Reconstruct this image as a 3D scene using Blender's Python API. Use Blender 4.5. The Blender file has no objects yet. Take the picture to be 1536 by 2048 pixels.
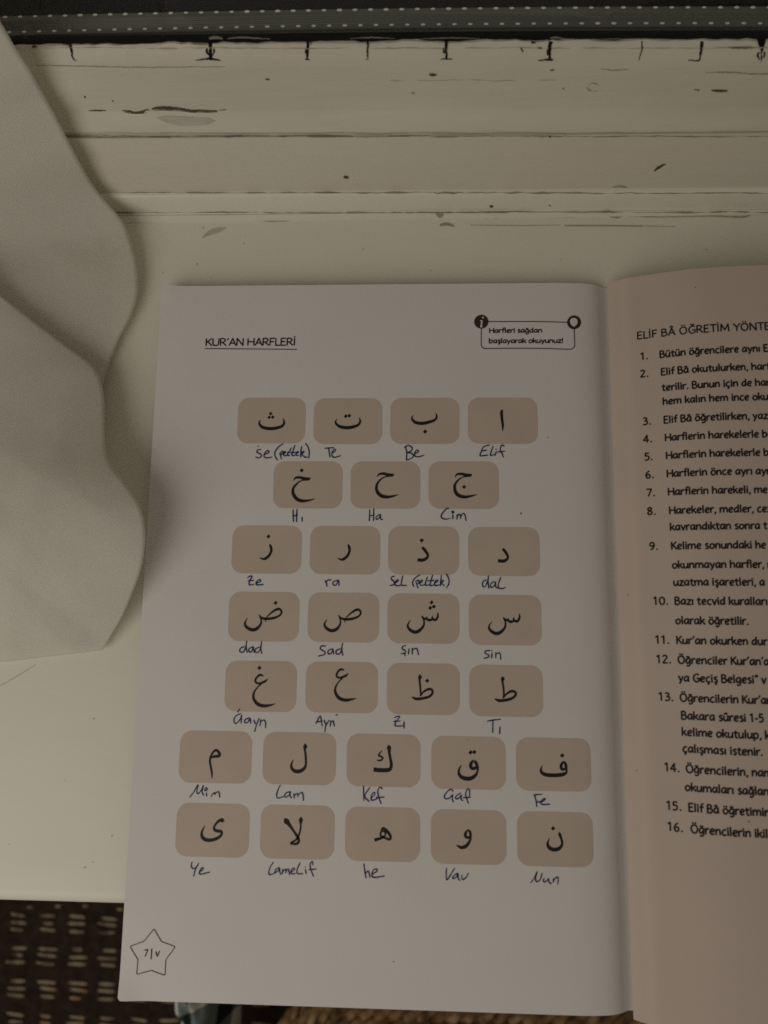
import bpy, math, random
from mathutils import Vector, Matrix, noise

random.seed(7)
scene = bpy.context.scene
col = scene.collection

# ------------------------------------------------------------------ camera
ZP = 0.006                                    # height of the left page above the sill
F_PX = 1500.0
RX = Vector((0.99900973, 0.01170344, -0.04292547))
RY = Vector((0.00496916, -0.98809691, -0.15375243))
RZ = Vector((-0.04421395, 0.15338687, -0.98717658))
CAM = Vector((0.110867, -0.14510692, 0.30108218 + ZP))
cd = bpy.data.cameras.new('camera')
cam = bpy.data.objects.new('camera', cd)
col.objects.link(cam)
cam.matrix_world = Matrix(((RX.x, -RY.x, -RZ.x, CAM.x), (RX.y, -RY.y, -RZ.y, CAM.y),
                           (RX.z, -RY.z, -RZ.z, CAM.z), (0, 0, 0, 1)))
cd.sensor_fit = 'VERTICAL'
cd.sensor_height = 36.0
cd.lens = F_PX / 2048 * 36.0
cd.clip_start = 0.005
cd.clip_end = 50
cd.dof.use_dof = True
cd.dof.focus_distance = 0.315
cd.dof.aperture_fstop = 7.5
scene.camera = cam
scene.render.resolution_x, scene.render.resolution_y = 768, 1024

# ------------------------------------------------------------------ light
world = bpy.data.worlds.new('World')
scene.world = world
world.use_nodes = True
world.node_tree.nodes['Background'].inputs[0].default_value = (1.0, 0.90, 0.76, 1)
world.node_tree.nodes['Background'].inputs[1].default_value = 0.145


def lamp(name, loc, target, size, watts, color):
    ld = bpy.data.lights.new(name, 'AREA')
    ld.shape = 'DISK'
    ld.size = size
    ld.energy = watts
    ld.color = color
    o = bpy.data.objects.new(name, ld)
    col.objects.link(o)
    o.location = loc
    d = Vector(target) - Vector(loc)
    o.rotation_euler = d.to_track_quat('-Z', 'Y').to_euler()
    return o


lamp('room_lamp', (-0.28, -0.48, 0.41), (0.04, -0.15, 0.0), 0.62, 1.60, (1.0, 0.925, 0.845))

vs = scene.view_settings
vs.view_transform = 'Standard'
vs.look = 'None'
vs.exposure = 0
vs.gamma = 1
vs.use_curve_mapping = False
scene.cycles.use_denoising = False
scene.cycles.use_adaptive_sampling = False
scene.cycles.max_bounces = 8
scene.cycles.transparent_max_bounces = 12


# ------------------------------------------------------------------ helpers
def ray(px, py):
    return (RX * ((px - 768) / F_PX) + RY * ((py - 1024) / F_PX) + RZ)


def on_z(px, py, z):
    d = ray(px, py)
    return CAM + d * ((z - CAM.z) / d.z)


def on_y(px, py, y):
    d = ray(px, py)
    return CAM + d * ((y - CAM.y) / d.y)


def hit(px, py, zf):
    """where the line of sight through a pixel of the photo meets the height field z = zf(x)"""
    d = ray(px, py)
    a, b = 0.15, 0.6
    for _ in range(44):
        m = (a + b) / 2
        p = CAM + d * m
        if p.z > zf(p.x):
            a = m
        else:
            b = m
    return CAM + d * ((a + b) / 2)


def lerp(a, b, t):
    return a + (b - a) * t


def interp(tab, x):
    if x <= tab[0][0]:
        return tab[0][1]
    for (x0, y0), (x1, y1) in zip(tab, tab[1:]):
        if x <= x1:
            return y0 + (y1 - y0) * (x - x0) / (x1 - x0)
    return tab[-1][1]


class MB:
    """collects faces; build() links them as one mesh object"""
    def __init__(self):
        self.v, self.f, self.m = [], [], []

    def add(self, verts, faces, mat=0):
        o = len(self.v)
        self.v += [tuple(p) for p in verts]
        self.f += [tuple(i + o for i in f) for f in faces]
        self.m += [mat] * len(faces)

    def grid(self, rows, mat=0, closed=False):
        n = len(rows[0])
        verts = [p for r in rows for p in r]
        faces = []
        for i in range(len(rows) - 1):
            for j in range(n if closed else n - 1):
                k = (j + 1) % n
                faces.append((i * n + j, i * n + k, (i + 1) * n + k, (i + 1) * n + j))
        self.add(verts, faces, mat)

    def box(self, a, b, mat=0):
        x0, y0, z0 = a
        x1, y1, z1 = b
        self.add([(x0, y0, z0), (x1, y0, z0), (x1, y1, z0), (x0, y1, z0), (x0, y0, z1), (x1, y0, z1), (x1, y1, z1), (x0, y1, z1)],
                 [(3, 2, 1, 0), (4, 5, 6, 7), (0, 1, 5, 4), (1, 2, 6, 5), (2, 3, 7, 6), (3, 0, 4, 7)], mat)

    def build(self, name, mats, parent=None, smooth=False):
        me = bpy.data.meshes.new(name)
        me.from_pydata(self.v, [], self.f)
        if not isinstance(mats, (list, tuple)):
            mats = [mats]
        for m in mats:
            me.materials.append(m)
        me.polygons.foreach_set('material_index', self.m)
        if smooth:
            me.polygons.foreach_set('use_smooth', [True] * len(me.polygons))
        me.update()
        o = bpy.data.objects.new(name, me)
        col.objects.link(o)
        if parent:
            o.parent = parent
        return o


def empty(name, loc=(0, 0, 0)):
    o = bpy.data.objects.new(name, None)
    o.empty_display_size = 0.02
    col.objects.link(o)
    return o


def tag(o, label=None, cat=None, group=None, kind=None):
    for k, v in (('label', label), ('category', cat), ('group', group), ('kind', kind)):
        if v:
            o[k] = v
    return o


# ------------------------------------------------------------------ materials
def mat(name, color, rough=0.6, spec=0.3, var=0.0, scale=40.0, stretch=(1, 1, 1), bump=0.0, bscale=200.0,
        bstretch=None, color2=None, detail=4.0, metallic=0.0, sheen=0.0):
    m = bpy.data.materials.new(name)
    m.use_nodes = True
    nt = m.node_tree
    b = nt.nodes['Principled BSDF']
    b.inputs['Base Color'].default_value = (*color, 1)
    b.inputs['Roughness'].default_value = rough
    b.inputs['Specular IOR Level'].default_value = spec
    b.inputs['Metallic'].default_value = metallic
    tc = nt.nodes.new('ShaderNodeTexCoord')

    def nz(sc, st, det):
        mp = nt.nodes.new('ShaderNodeMapping')
        mp.inputs['Scale'].default_value = st
        nt.links.new(tc.outputs['Object'], mp.inputs['Vector'])
        n = nt.nodes.new('ShaderNodeTexNoise')
        n.inputs['Scale'].default_value = sc
        n.inputs['Detail'].default_value = det
        n.inputs['Roughness'].default_value = 0.6
        nt.links.new(mp.outputs[0], n.inputs['Vector'])
        return n
    if var or color2:
        n = nz(scale, stretch, detail)
        r = nt.nodes.new('ShaderNodeValToRGB')
        c2 = color2 or tuple(c * (1 - var) for c in color)
        r.color_ramp.elements[0].position = 0.32
        r.color_ramp.elements[1].position = 0.68
        r.color_ramp.elements[0].color = (*c2, 1)
        r.color_ramp.elements[1].color = (*color, 1)
        nt.links.new(n.outputs['Fac'], r.inputs[0])
        nt.links.new(r.outputs[0], b.inputs['Base Color'])
    if bump:
        n = nz(bscale, bstretch or stretch, 5.0)
        bp = nt.nodes.new('ShaderNodeBump')
        bp.inputs['Strength'].default_value = 1.0
        bp.inputs['Distance'].default_value = bump
        nt.links.new(n.outputs['Fac'], bp.inputs['Height'])
        nt.links.new(bp.outputs[0], b.inputs['Normal'])
    return m


M = {}
M['sill'] = mat('cream_gloss_paint', (0.745, 0.728, 0.615), 0.42, 0.35, 0.04, 9, (1, 3, 3), 0.00018, 60, (0.35, 1, 1))
M['frame'] = mat('old_cream_paint', (0.64, 0.62, 0.50), 0.48, 0.3, 0.16, 16, (0.3, 1.6, 1.6), 0.0009, 110, (0.1, 1, 1))
M['panel'] = mat('pinkish_cream_paint', (0.635, 0.61, 0.495), 0.5, 0.3, 0, 7, (0.6, 2, 2), 0.0006, 90, (0.1, 1, 1),
                 color2=(0.615, 0.56, 0.47))
M['dark_crack'] = mat('cracked_wood', (0.012, 0.010, 0.008), 0.9, 0.1, 0.4, 300)
M['brown_chip'] = mat('bare_brown_wood', (0.15, 0.11, 0.07), 0.8, 0.1, 0.5, 350)
M['grime'] = mat('grime', (0.38, 0.33, 0.25), 0.8, 0.1, 0.35, 250)  # real grime, plus painted shade in the groove below the rail
M['light_grime'] = mat('light_grime', (0.42, 0.38, 0.28), 0.7, 0.15, 0.25, 250)
M['faint_grime'] = mat('faint_grime', (0.545, 0.495, 0.41), 0.7, 0.15, 0.15, 120, (0.3, 2, 2))  # browner paint tone standing in for soft shade below the rail
M['patch'] = mat('worn_paint_patch', (0.52, 0.50, 0.42), 0.6, 0.2, 0.15, 200)
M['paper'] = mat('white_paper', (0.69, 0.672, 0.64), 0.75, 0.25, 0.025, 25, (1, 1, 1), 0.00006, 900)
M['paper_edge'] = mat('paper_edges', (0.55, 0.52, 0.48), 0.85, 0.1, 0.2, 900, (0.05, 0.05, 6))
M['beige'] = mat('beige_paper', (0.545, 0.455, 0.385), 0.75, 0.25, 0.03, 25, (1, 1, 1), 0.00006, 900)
M['tile'] = mat('taupe_print', (0.545, 0.452, 0.372), 0.75, 0.25, 0.06, 60)
for key in ('paper', 'beige'):
    nt_ = M[key].node_tree
    bs_ = nt_.nodes['Principled BSDF']
    old_ = bs_.inputs['Normal'].links[0].from_node
    tc_ = nt_.nodes.new('ShaderNodeTexCoord')
    nz_ = nt_.nodes.new('ShaderNodeTexNoise')
    nz_.inputs['Scale'].default_value = 13
    nz_.inputs['Detail'].default_value = 1.5
    nt_.links.new(tc_.outputs['Object'], nz_.inputs['Vector'])
    bp_ = nt_.nodes.new('ShaderNodeBump')
    bp_.inputs['Distance'].default_value = 0.0022
    bp_.inputs['Strength'].default_value = 0.7
    nt_.links.new(nz_.outputs['Fac'], bp_.inputs['Height'])
    nt_.links.new(bp_.outputs[0], old_.inputs['Normal'])
M['ink'] = mat('black_print', (0.012, 0.009, 0.009), 0.6, 0.3)
M['line'] = mat('brown_print', (0.035, 0.022, 0.016), 0.6, 0.3)
M['pen'] = mat('blue_pen', (0.007, 0.020, 0.125), 0.5, 0.4, 0.35, 500)
M['curtain'] = None
M['sealant'] = mat('black_sealant', (0.010, 0.010, 0.010), 0.7, 0.25, 0.4, 120, (0.4, 1, 1), 0.0012, 140, (0.3, 1, 1))
M['spacer'] = mat('dark_spacer_metal', (0.135, 0.145, 0.12), 0.5, 0.4, 0.15, 70, (0.3, 2, 2), 0.00015, 300, (0.02, 1, 1))
M['dot'] = mat('pale_perforation', (0.85, 0.82, 0.68), 0.5, 0.5)
M['rug_dark'] = mat('dark_brown_weave', (0.058, 0.040, 0.029), 0.95, 0.05, 0.5, 140, bump=0.003, bscale=120)
M['floor'] = mat('dark_floor', (0.05, 0.035, 0.025), 0.7, 0.2, 0.3, 12)
M['wall'] = mat('wall_paint', (0.5, 0.46, 0.38), 0.8, 0.1, 0.08, 8)

m = bpy.data.materials.new('white_curtain_cloth')
m.use_nodes = True
nt = m.node_tree
b = nt.nodes['Principled BSDF']
b.inputs['Base Color'].default_value = (0.86, 0.845, 0.78, 1)
b.inputs['Roughness'].default_value = 0.9
b.inputs['Specular IOR Level'].default_value = 0.1
tr = nt.nodes.new('ShaderNodeBsdfTranslucent')
tr.inputs[0].default_value = (0.86, 0.845, 0.78, 1)
mx = nt.nodes.new('ShaderNodeMixShader')
mx.inputs[0].default_value = 0.55
out = nt.nodes['Material Output']
nt.links.new(b.outputs[0], mx.inputs[1])
nt.links.new(tr.outputs[0], mx.inputs[2])
nt.links.new(mx.outputs[0], out.inputs[0])
tc = nt.nodes.new('ShaderNodeTexCoord')
n1 = nt.nodes.new('ShaderNodeTexNoise')
n1.inputs['Scale'].default_value = 14
n1.inputs['Detail'].default_value = 3
nt.links.new(tc.outputs['Object'], n1.inputs['Vector'])
bp = nt.nodes.new('ShaderNodeBump')
bp.inputs['Distance'].default_value = 0.004
bp.inputs['Strength'].default_value = 0.6
nt.links.new(n1.outputs['Fac'], bp.inputs['Height'])
n2 = nt.nodes.new('ShaderNodeTexNoise')
n2.inputs['Scale'].default_value = 1400
nt.links.new(tc.outputs['Object'], n2.inputs['Vector'])
bp2 = nt.nodes.new('ShaderNodeBump')
bp2.inputs['Distance'].default_value = 0.00012
nt.links.new(n2.outputs['Fac'], bp2.inputs['Height'])
nt.links.new(bp.outputs[0], bp2.inputs['Normal'])
nt.links.new(bp2.outputs[0], b.inputs['Normal'])
M['curtain'] = m

m = bpy.data.materials.new('window_glass')
m.use_nodes = True
nt = m.node_tree
nt.nodes.remove(nt.nodes['Principled BSDF'])
tp = nt.nodes.new('ShaderNodeBsdfTransparent')
gl = nt.nodes.new('ShaderNodeBsdfGlossy')
gl.inputs['Roughness'].default_value = 0.02
lw = nt.nodes.new('ShaderNodeLayerWeight')
lw.inputs[0].default_value = 0.5
pw = nt.nodes.new('ShaderNodeMath'); pw.operation = 'POWER'; pw.inputs[1].default_value = 5
nt.links.new(lw.outputs['Facing'], pw.inputs[0])
fr = nt.nodes.new('ShaderNodeMath'); fr.operation = 'MULTIPLY_ADD'; fr.inputs[1].default_value = 0.92; fr.inputs[2].default_value = 0.04
nt.links.new(pw.outputs[0], fr.inputs[0])
mx = nt.nodes.new('ShaderNodeMixShader')
nt.links.new(fr.outputs[0], mx.inputs[0])
nt.links.new(tp.outputs[0], mx.inputs[1])
nt.links.new(gl.outputs[0], mx.inputs[2])
nt.links.new(mx.outputs[0], nt.nodes['Material Output'].inputs[0])
M['glass'] = m


def yarn_mat(name, cols, scale):
    m = bpy.data.materials.new(name)
    m.use_nodes = True
    nt = m.node_tree
    b = nt.nodes['Principled BSDF']
    b.inputs['Roughness'].default_value = 0.95
    b.inputs['Specular IOR Level'].default_value = 0.05
    tc = nt.nodes.new('ShaderNodeTexCoord')
    n = nt.nodes.new('ShaderNodeTexNoise')
    n.inputs['Scale'].default_value = scale
    n.inputs['Detail'].default_value = 2
    nt.links.new(tc.outputs['Object'], n.inputs['Vector'])
    r = nt.nodes.new('ShaderNodeValToRGB')
    el = r.color_ramp.elements
    while len(el) < len(cols):
        el.new(0.5)
    for i, c in enumerate(cols):
        el[i].position = 0.3 + 0.4 * i / (len(cols) - 1)
        el[i].color = (*c, 1)
    nt.links.new(n.outputs['Fac'], r.inputs[0])
    nt.links.new(r.outputs[0], b.inputs['Base Color'])
    return m


M['yarn'] = yarn_mat('cream_yarn', [(0.13, 0.095, 0.065), (0.32, 0.25, 0.17), (0.41, 0.36, 0.23), (0.38, 0.23, 0.12)], 60)
M['straw'] = yarn_mat('brown_straw', [(0.05, 0.03, 0.015), (0.22, 0.13, 0.06), (0.36, 0.24, 0.13)], 90)
m = bpy.data.materials.new('checked_cotton')
m.use_nodes = True
nt = m.node_tree
b = nt.nodes['Principled BSDF']
b.inputs['Roughness'].default_value = 0.9
tc = nt.nodes.new('ShaderNodeTexCoord')
sp = nt.nodes.new('ShaderNodeSeparateXYZ')
nt.links.new(tc.outputs['Generated'], sp.inputs[0])


def stripes(sock, freq):
    a = nt.nodes.new('ShaderNodeMath'); a.operation = 'MULTIPLY'; a.inputs[1].default_value = freq
    nt.links.new(sock, a.inputs[0])
    f = nt.nodes.new('ShaderNodeMath'); f.operation = 'FRACT'
    nt.links.new(a.outputs[0], f.inputs[0])
    g = nt.nodes.new('ShaderNodeMath'); g.operation = 'LESS_THAN'; g.inputs[1].default_value = 0.36
    nt.links.new(f.outputs[0], g.inputs[0])
    return g.outputs[0]


ad = nt.nodes.new('ShaderNodeMath'); ad.operation = 'ADD'
nt.links.new(stripes(sp.outputs[0], 3.2), ad.inputs[0])
nt.links.new(stripes(sp.outputs[1], 3.0), ad.inputs[1])
hv = nt.nodes.new('ShaderNodeMath'); hv.operation = 'MULTIPLY'; hv.inputs[1].default_value = 0.5
nt.links.new(ad.outputs[0], hv.inputs[0])
rp = nt.nodes.new('ShaderNodeValToRGB')
rp.color_ramp.elements[0].color = (0.85, 0.86, 0.78, 1)
rp.color_ramp.elements[1].color = (0.012, 0.022, 0.022, 1)
e = rp.color_ramp.elements.new(0.5)
e.color = (0.22, 0.26, 0.25, 1)
nt.links.new(hv.outputs[0], rp.inputs[0])
nt.links.new(rp.outputs[0], b.inputs['Base Color'])
M['check'] = m

# ------------------------------------------------------------------ the windowsill
P0 = on_z(768, 437, 0)                       # where sill meets the frame
Pf = on_z(123, 1812, 0)                      # front edge of the sill
YB, YF = P0.y, Pf.y
sill = MB()
prof = [(YB + 0.01, 0.0)]
for k in range(1, 30):
    prof.append((lerp(YB + 0.01, YF + 0.006, k / 30), 0.0))
for k in range(9):
    a = math.pi / 2 * k / 8
    prof.append((YF + 0.006 - 0.006 * math.sin(a), -0.006 + 0.006 * math.cos(a)))
prof += [(YF, -0.028), (YF + 0.004, -0.032), (YF + 0.06, -0.032)]
xs = [-1.2 + 2.6 * i / 60 for i in range(61)]
sill.grid([[(x, y, z) for y, z in prof] for x in xs])
o = sill.build('windowsill', M['sill'], smooth=True)
tag(o, kind='structure')
wl = MB()
wl.box((-1.2, YF + 0.045, -0.75), (1.4, YF + 0.15, -0.033))
tag(wl.build('wall', M['wall']), kind='structure')

# ------------------------------------------------------------------ window frame (profile swept along the window)
BOWK = 0.0046 / 0.04


def yz_at(py, z):
    p = on_z(768, py, z)
    return (p.y, p.z)


def face_up(py, y):
    p = on_y(768, py, y)
    return (p.y, p.z)


def seg_dir(py, y0, z0, slope):
    """point seen at py on the line leaving (y0, z0) with dz/dy = slope"""
    d = ray(768, py)
    # CAM.z + t dz = z0 + slope (CAM.y + t dy - y0)
    t = (z0 + slope * (CAM.y - y0) - CAM.z) / (d.z - slope * d.y)
    p = CAM + d * t
    return (p.y, p.z)


bead = []
b0 = yz_at(438, 0.0006)
b1 = yz_at(387, 0.0125)
bead.append((b0[0], -0.001))
bead.append(b0)
bead.append(yz_at(427, 0.0012))
bead.append(yz_at(425.5, 0.0008))
n = 9
y_a, z_a = yz_at(423, 0.0012)
for k in range(n + 1):
    a = math.pi / 2 * k / n
    bead.append((y_a + (b1[0] - y_a) * (1 - math.cos(a)), z_a + (b1[1] - z_a) * math.sin(a)))
bead.append((b1[0] + 0.004, b1[1]))
g0 = yz_at(385, 0.0118)
panel = [(g0[0] + 0.0002, 0.009), (g0[0] + 0.0002, g0[1])]
p_top = seg_dir(275, panel[1][0], panel[1][1], 3.2)
panel.append(p_top)
p_g1 = seg_dir(273, p_top[0], p_top[1], 0.25)
panel.append(p_g1)
panel.append((p_g1[0] + 0.002, p_g1[1] - 0.001))
r0 = seg_dir(270, p_g1[0] + 0.0008, p_g1[1], 0.3)
rail = [(r0[0] + 0.0006, p_g1[1] - 0.003), (r0[0] + 0.0004, r0[1])]
r1 = seg_dir(262, rail[-1][0], rail[-1][1], 3.2)
rail.append(r1)
r2 = seg_dir(240, r1[0], r1[1], 1.25)
rail.append(r2)
r3 = seg_dir(224, r2[0], r2[1], 1.0)
rail.append(r3)
r4 = seg_dir(217, r3[0], r3[1], 2.0)
rail.append(r4)
r5 = seg_dir(150, r4[0], r4[1], 5.0)
rail.append(r5)
r6 = seg_dir(122, r5[0], r5[1], 3.5)
rail.append(r6)
r7 = seg_dir(94, r6[0], r6[1], 2.0)
rail.append(r7)
r8 = seg_dir(86, r7[0], r7[1], 0.6)
rail.append(r8)
rail.append((r8[0] + 0.0012, r8[1] - 0.0006))
rail.append((r8[0] + 0.0016, r8[1] - 0.008))
TOP = r8


def bow(y, x):
    """the old sash is a little out of square and warped: grows towards the glass"""
    t = (y - YB) / (r8[0] - YB)
    k = interp([(0, 0), (0.12, 0.006), (0.45, 0.010), (1, 0.017)], t)
    w = max(0.0, min(1.0, (y - r2[0]) / (r8[0] - r2[0])))
    return -k * (x - 0.11) - w * 0.0012 * ((x - 0.11) / 0.20) ** 2


wx = [-0.5 + 1.2 * i / 480 for i in range(481)]


def sweep(name, pr, m, parent, jag=0.0, last=0):
    mb = MB()
    rows = []
    for x in wx:
        row = []
        for i, (y, z) in enumerate(pr):
            j = 0
            if jag and i >= len(pr) - last:
                j = jag * noise.noise((x * 70, i * 0.3, 3.1)) + jag * 0.8 * noise.noise((x * 260, i * 0.3, 7)) + jag * 0.6 * noise.noise((x * 700, i * 0.3, 9))
            row.append((x, y + bow(y, x) + 0.3 * j, z + j))
        rows.append(row)
    mb.grid(rows)
    o = mb.build(name, m, parent, smooth=True)
    md = o.modifiers.new('edge', 'EDGE_SPLIT')
    md.split_angle = math.radians(38)
    return o


frame = empty('window_frame')
tag(frame, 'old cream painted wooden window frame with cracked putty and chipped paint', 'window frame')
sweep('bead', bead, M['sill'], frame)
sweep('frame_panel', panel, M['panel'], frame)
sweep('bottom_rail', rail, M['frame'], frame, 0.0006, 4)

FR = [(bead, i) for i in range(len(bead) - 1)] + [(panel, i) for i in range(len(panel) - 1)] + [(rail, i) for i in range(len(rail) - 1)]


def on_frame(px, py, off=0.00025):
    d = ray(px, py)
    best = None
    for pr, i in FR:
        (y0, z0), (y1, z1) = pr[i], pr[i + 1]
        x = 0.1
        for _ in range(3):
            a0, a1 = y0 + bow(y0, x), y1 + bow(y1, x)
            ey, ez = a1 - a0, z1 - z0
            den = d.y * ez - d.z * ey
            if abs(den) < 1e-9:
                t = None
                break
            t = ((a0 - CAM.y) * ez - (z0 - CAM.z) * ey) / den
            p = CAM + d * t
            x = p.x
        if t is None:
            continue
        u = (p.y - a0) * ey + (p.z - z0) * ez
        L = ey * ey + ez * ez
        if -0.02 * L - 1e-8 <= u <= L * 1.02 + 1e-8 and (best is None or t < best[0]):
            nrm = Vector((0, -ez, ey)).normalized()
            if nrm.dot(d) > 0:
                nrm = -nrm
            best = (t, p + nrm * off)
    return best[1] if best else None


# strokes -------------------------------------------------------------------
def spline(pts, step=1.2):
    """Catmull-Rom through (x, y, w)"""
    if len(pts) < 3:
        (a, c) = pts[0], pts[-1]
        n = max(2, int(math.dist(a[:2], c[:2]) / step / 3) + 1)
        return [tuple(lerp(a[k], c[k], i / n) for k in range(3)) for i in range(n + 1)]
    P = [tuple(2 * pts[0][k] - pts[1][k] for k in range(3))] + list(pts) + [tuple(2 * pts[-1][k] - pts[-2][k] for k in range(3))]
    out = []
    for i in range(1, len(P) - 2):
        n = max(2, min(16, int(math.dist(P[i][:2], P[i + 1][:2]) / step) + 1))
        for s in range(n):
            t = s / n
            out.append(tuple(0.5 * (2 * P[i][k] + (P[i + 1][k] - P[i - 1][k]) * t
                                    + (2 * P[i - 1][k] - 5 * P[i][k] + 4 * P[i + 1][k] - P[i + 2][k]) * t * t
                                    + (-P[i - 1][k] + 3 * P[i][k] - 3 * P[i + 1][k] + P[i + 2][k]) * t ** 3) for k in range(3)))
    out.append(tuple(pts[-1]))
    return out


ZINC = [0]


def ribbon(mb, pts, place, mat=0, caps=True):
    """pts: (x, y, width) in 2D; place(x, y, k) -> 3D point; k = tiny rise of this piece"""
    q = [pts[0]]
    for p in pts[1:]:
        if math.dist(p[:2], q[-1][:2]) > 1e-7:
            q.append(p)
    if len(q) < 2:
        return
    k = ZINC[0] = (ZINC[0] + 1) % 24
    L, R = [], []
    for i, (x, y, w) in enumerate(q):
        a, c = q[max(0, i - 1)], q[min(len(q) - 1, i + 1)]
        dx, dy = c[0] - a[0], c[1] - a[1]
        l = math.hypot(dx, dy) or 1
        nx, ny = -dy / l, dx / l
        w = max(w, 1e-6) / 2
        L.append(place(x + nx * w, y + ny * w, k))
        R.append(place(x - nx * w, y - ny * w, k))
    if all(p is not None for p in L + R):
        mb.grid([[a, c] for a, c in zip(L, R)], mat)
    else:
        for i in range(len(L) - 1):
            four = [L[i], R[i], R[i + 1], L[i + 1]]
            if all(p is not None for p in four):
                mb.add(four, [(0, 1, 2, 3)], mat)
    if caps:
        for x, y, w in (q[0], q[-1]):
            disc(mb, x, y, w / 2, w / 2, place, mat)


def disc(mb, x, y, rx, ry, place, mat=0, n=12, rot=0.0):
    k = ZINC[0] = (ZINC[0] + 1) % 24
    vs = []
    for i in range(n):
        a = 2 * math.pi * i / n
        u, v = rx * math.cos(a), ry * math.sin(a)
        vs.append(place(x + u * math.cos(rot) - v * math.sin(rot), y + u * math.sin(rot) + v * math.cos(rot), k))
    if all(p is not None for p in vs):
        mb.add(vs, [tuple(range(n))], mat)


def diamond(mb, x, y, h, place, mat=0):
    k = ZINC[0] = (ZINC[0] + 1) % 24
    vs = [place(x + h * dx, y + h * dy, k) for dx, dy in ((-0.08, -1), (0.98, -0.1), (0.08, 1), (-0.98, 0.1))]
    mb.add(vs, [(0, 1, 2, 3)], mat)


def parse(s, w=None):
    out = []
    for t in s.replace(';', ' ').split():
        n = [float(q) for q in t.split(',')]
        out.append((n[0], n[1], n[2] if len(n) > 2 else w))
    return out


def fplace(x, y, k):
    jx = 1.3 * noise.noise((x * 0.21, y * 0.21, 1.7)) + 0.8 * noise.noise((x * 0.6, y * 0.6, 5.7))
    jy = 1.0 * noise.noise((x * 0.21, y * 0.21, 9.7)) + 0.8 * noise.noise((x * 0.6, y * 0.6, 3.7))
    return on_frame(x + jx, y + jy, 0.00022 + k * 0.000004)


CR = [  # cracks in the putty
    ["140,80,8 143,95,5 144,108,4 147,119,2", "147,119,2 153,121,1", "136,86,2 141,100,1", "148,84,3 150,91,2"],
    ["420,78,13 421,90,7 421,104,6 421,118,6", "391,120,1.5 408,118,3 421,117,5 432,119,3 441,120,1.5", "414,96,2 414,104,4 418,110,2", "428,96,2 428,104,3 425,110,2", "412,82,4 430,82,4"],
    ["616,80,6 615,100,5 614,119,4", "609,119,1 620,119,2.5", "611,97,1.5 611,106,2", "621,84,2 623,90,2"],
    ["736,75,5 735,95,3 735,118,2.5", "731,119,1 738,119,1"],
    ["893,80,7 892,95,5 893,118,3.5", "880,118,1.5 892,117,3 904,118,1.5", "886,96,2 888,106,3"],
    ["1102,78,10 1099,95,6 1099,117,4", "1076,120,1.5 1090,119,3 1106,119,3", "1094,98,2 1095,110,3", "1062,85,5 1070,85,4"],
    ["1284,80,3 1283,100,2 1277,120,1.2"],
    ["1404,80,8 1402,98,5 1399,120,2.5", "1376,120,1.5 1390,121,2.5 1399,121,2"],
    ["1522,76,20 1523,90,12 1523,102,4 1522,124,1.5", "1518,103,2 1515,110,4 1519,119,2", "1528,103,2 1529,110,3 1526,116,2"],
]
for c in CR:
    mb = MB()
    for s in c:
        ribbon(mb, spline(parse(s), 1.5), fplace, caps=False)
    mb.build('crack', M['dark_crack'], frame)
CH = [  # chips and bare wood
    ["178,221,1.5 190,220.5,3 212,221,2"], ["245,220,1 260,223,4 272,225,4 285,223,5 292,219,3 300,220,1"],
    ["304,218,3 315,215.5,6 345,216,6 370,219,5 385,222,6 395,221,4 420,222,4 434,221.5,2"], ["437,220,1 452,219,1.5"],
    ["858,148,3 866,149,6 874,149,2"], ["1423,180,3 1440,181,5 1455,181,3"], ["1388,178,2 1398,180,3"], ["1100,140,2 1108,140,3"],
    ["530,158,2 538,158,3"], ["1125,175,3 1127,176,3"], ["1308,341,1.5 1318,334,5 1331,327,1.5"],
    ["687,354,4 693,354,6 697,355,3"], ["1097,410,2 1100,411,2"], ["979,412,4 983,412,5 986,413,3"], ["1042,95,3 1046,104,2"],
    ["1074,95,2 1083,96,4"], ["168,193,3 171,194,2"], ["224,200,2 227,201,2"], ["1098,272,3 1101,273,4"], ["64,95,2 70,93,4 74,95,2"], ["1455,95,2 1490,95,5 1510,95,2"]]
mb = MB()
for c in CH:
    ribbon(mb, spline(parse(c[0]), 1.5), fplace, caps=False)
mb.build('paint_chip', M['brown_chip'], frame)
lit_lip = MB()
for q_ in ("246,223,1 262,228,3 285,228,3 294,224,1", "305,221,1.5 330,222,3 360,223,3 390,226,3 420,226,2.5 434,224,1"):
    P_ = spline(parse(q_), 2)
    rows_ = []
    for x, y, w in P_:
        a_, c_ = on_frame(x, y - w * 0.6, 0.0006), on_frame(x, y + w, 0.0001)
        if a_ is not None and c_ is not None:
            rows_.append([a_, c_])
    if len(rows_) > 1:
        lit_lip.grid(rows_)
lit_lip.build('flaking_paint', M['sill'], frame)  # raised paint lip; its lit edge is put into a lighter colour
mb = MB()
GR = ["28,87,3 90,89,3 140,87,2 300,86,2.5 415,89,3", "75,130,.8 130,131,1.2 215,133,1.5 290,134,1.2 450,133,.6",
      "1410,145,.6 1460,144,1.6 1500,147,1.5 1536,147,2.2", "1200,138,.6 1230,140,1.6 1255,138,.6", "30,270,3 200,271,4 340,274,2"]  # last stroke paints shade into the groove below the rail
for s in GR:
    ribbon(mb, spline(parse(s), 4), fplace, caps=False)


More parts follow.
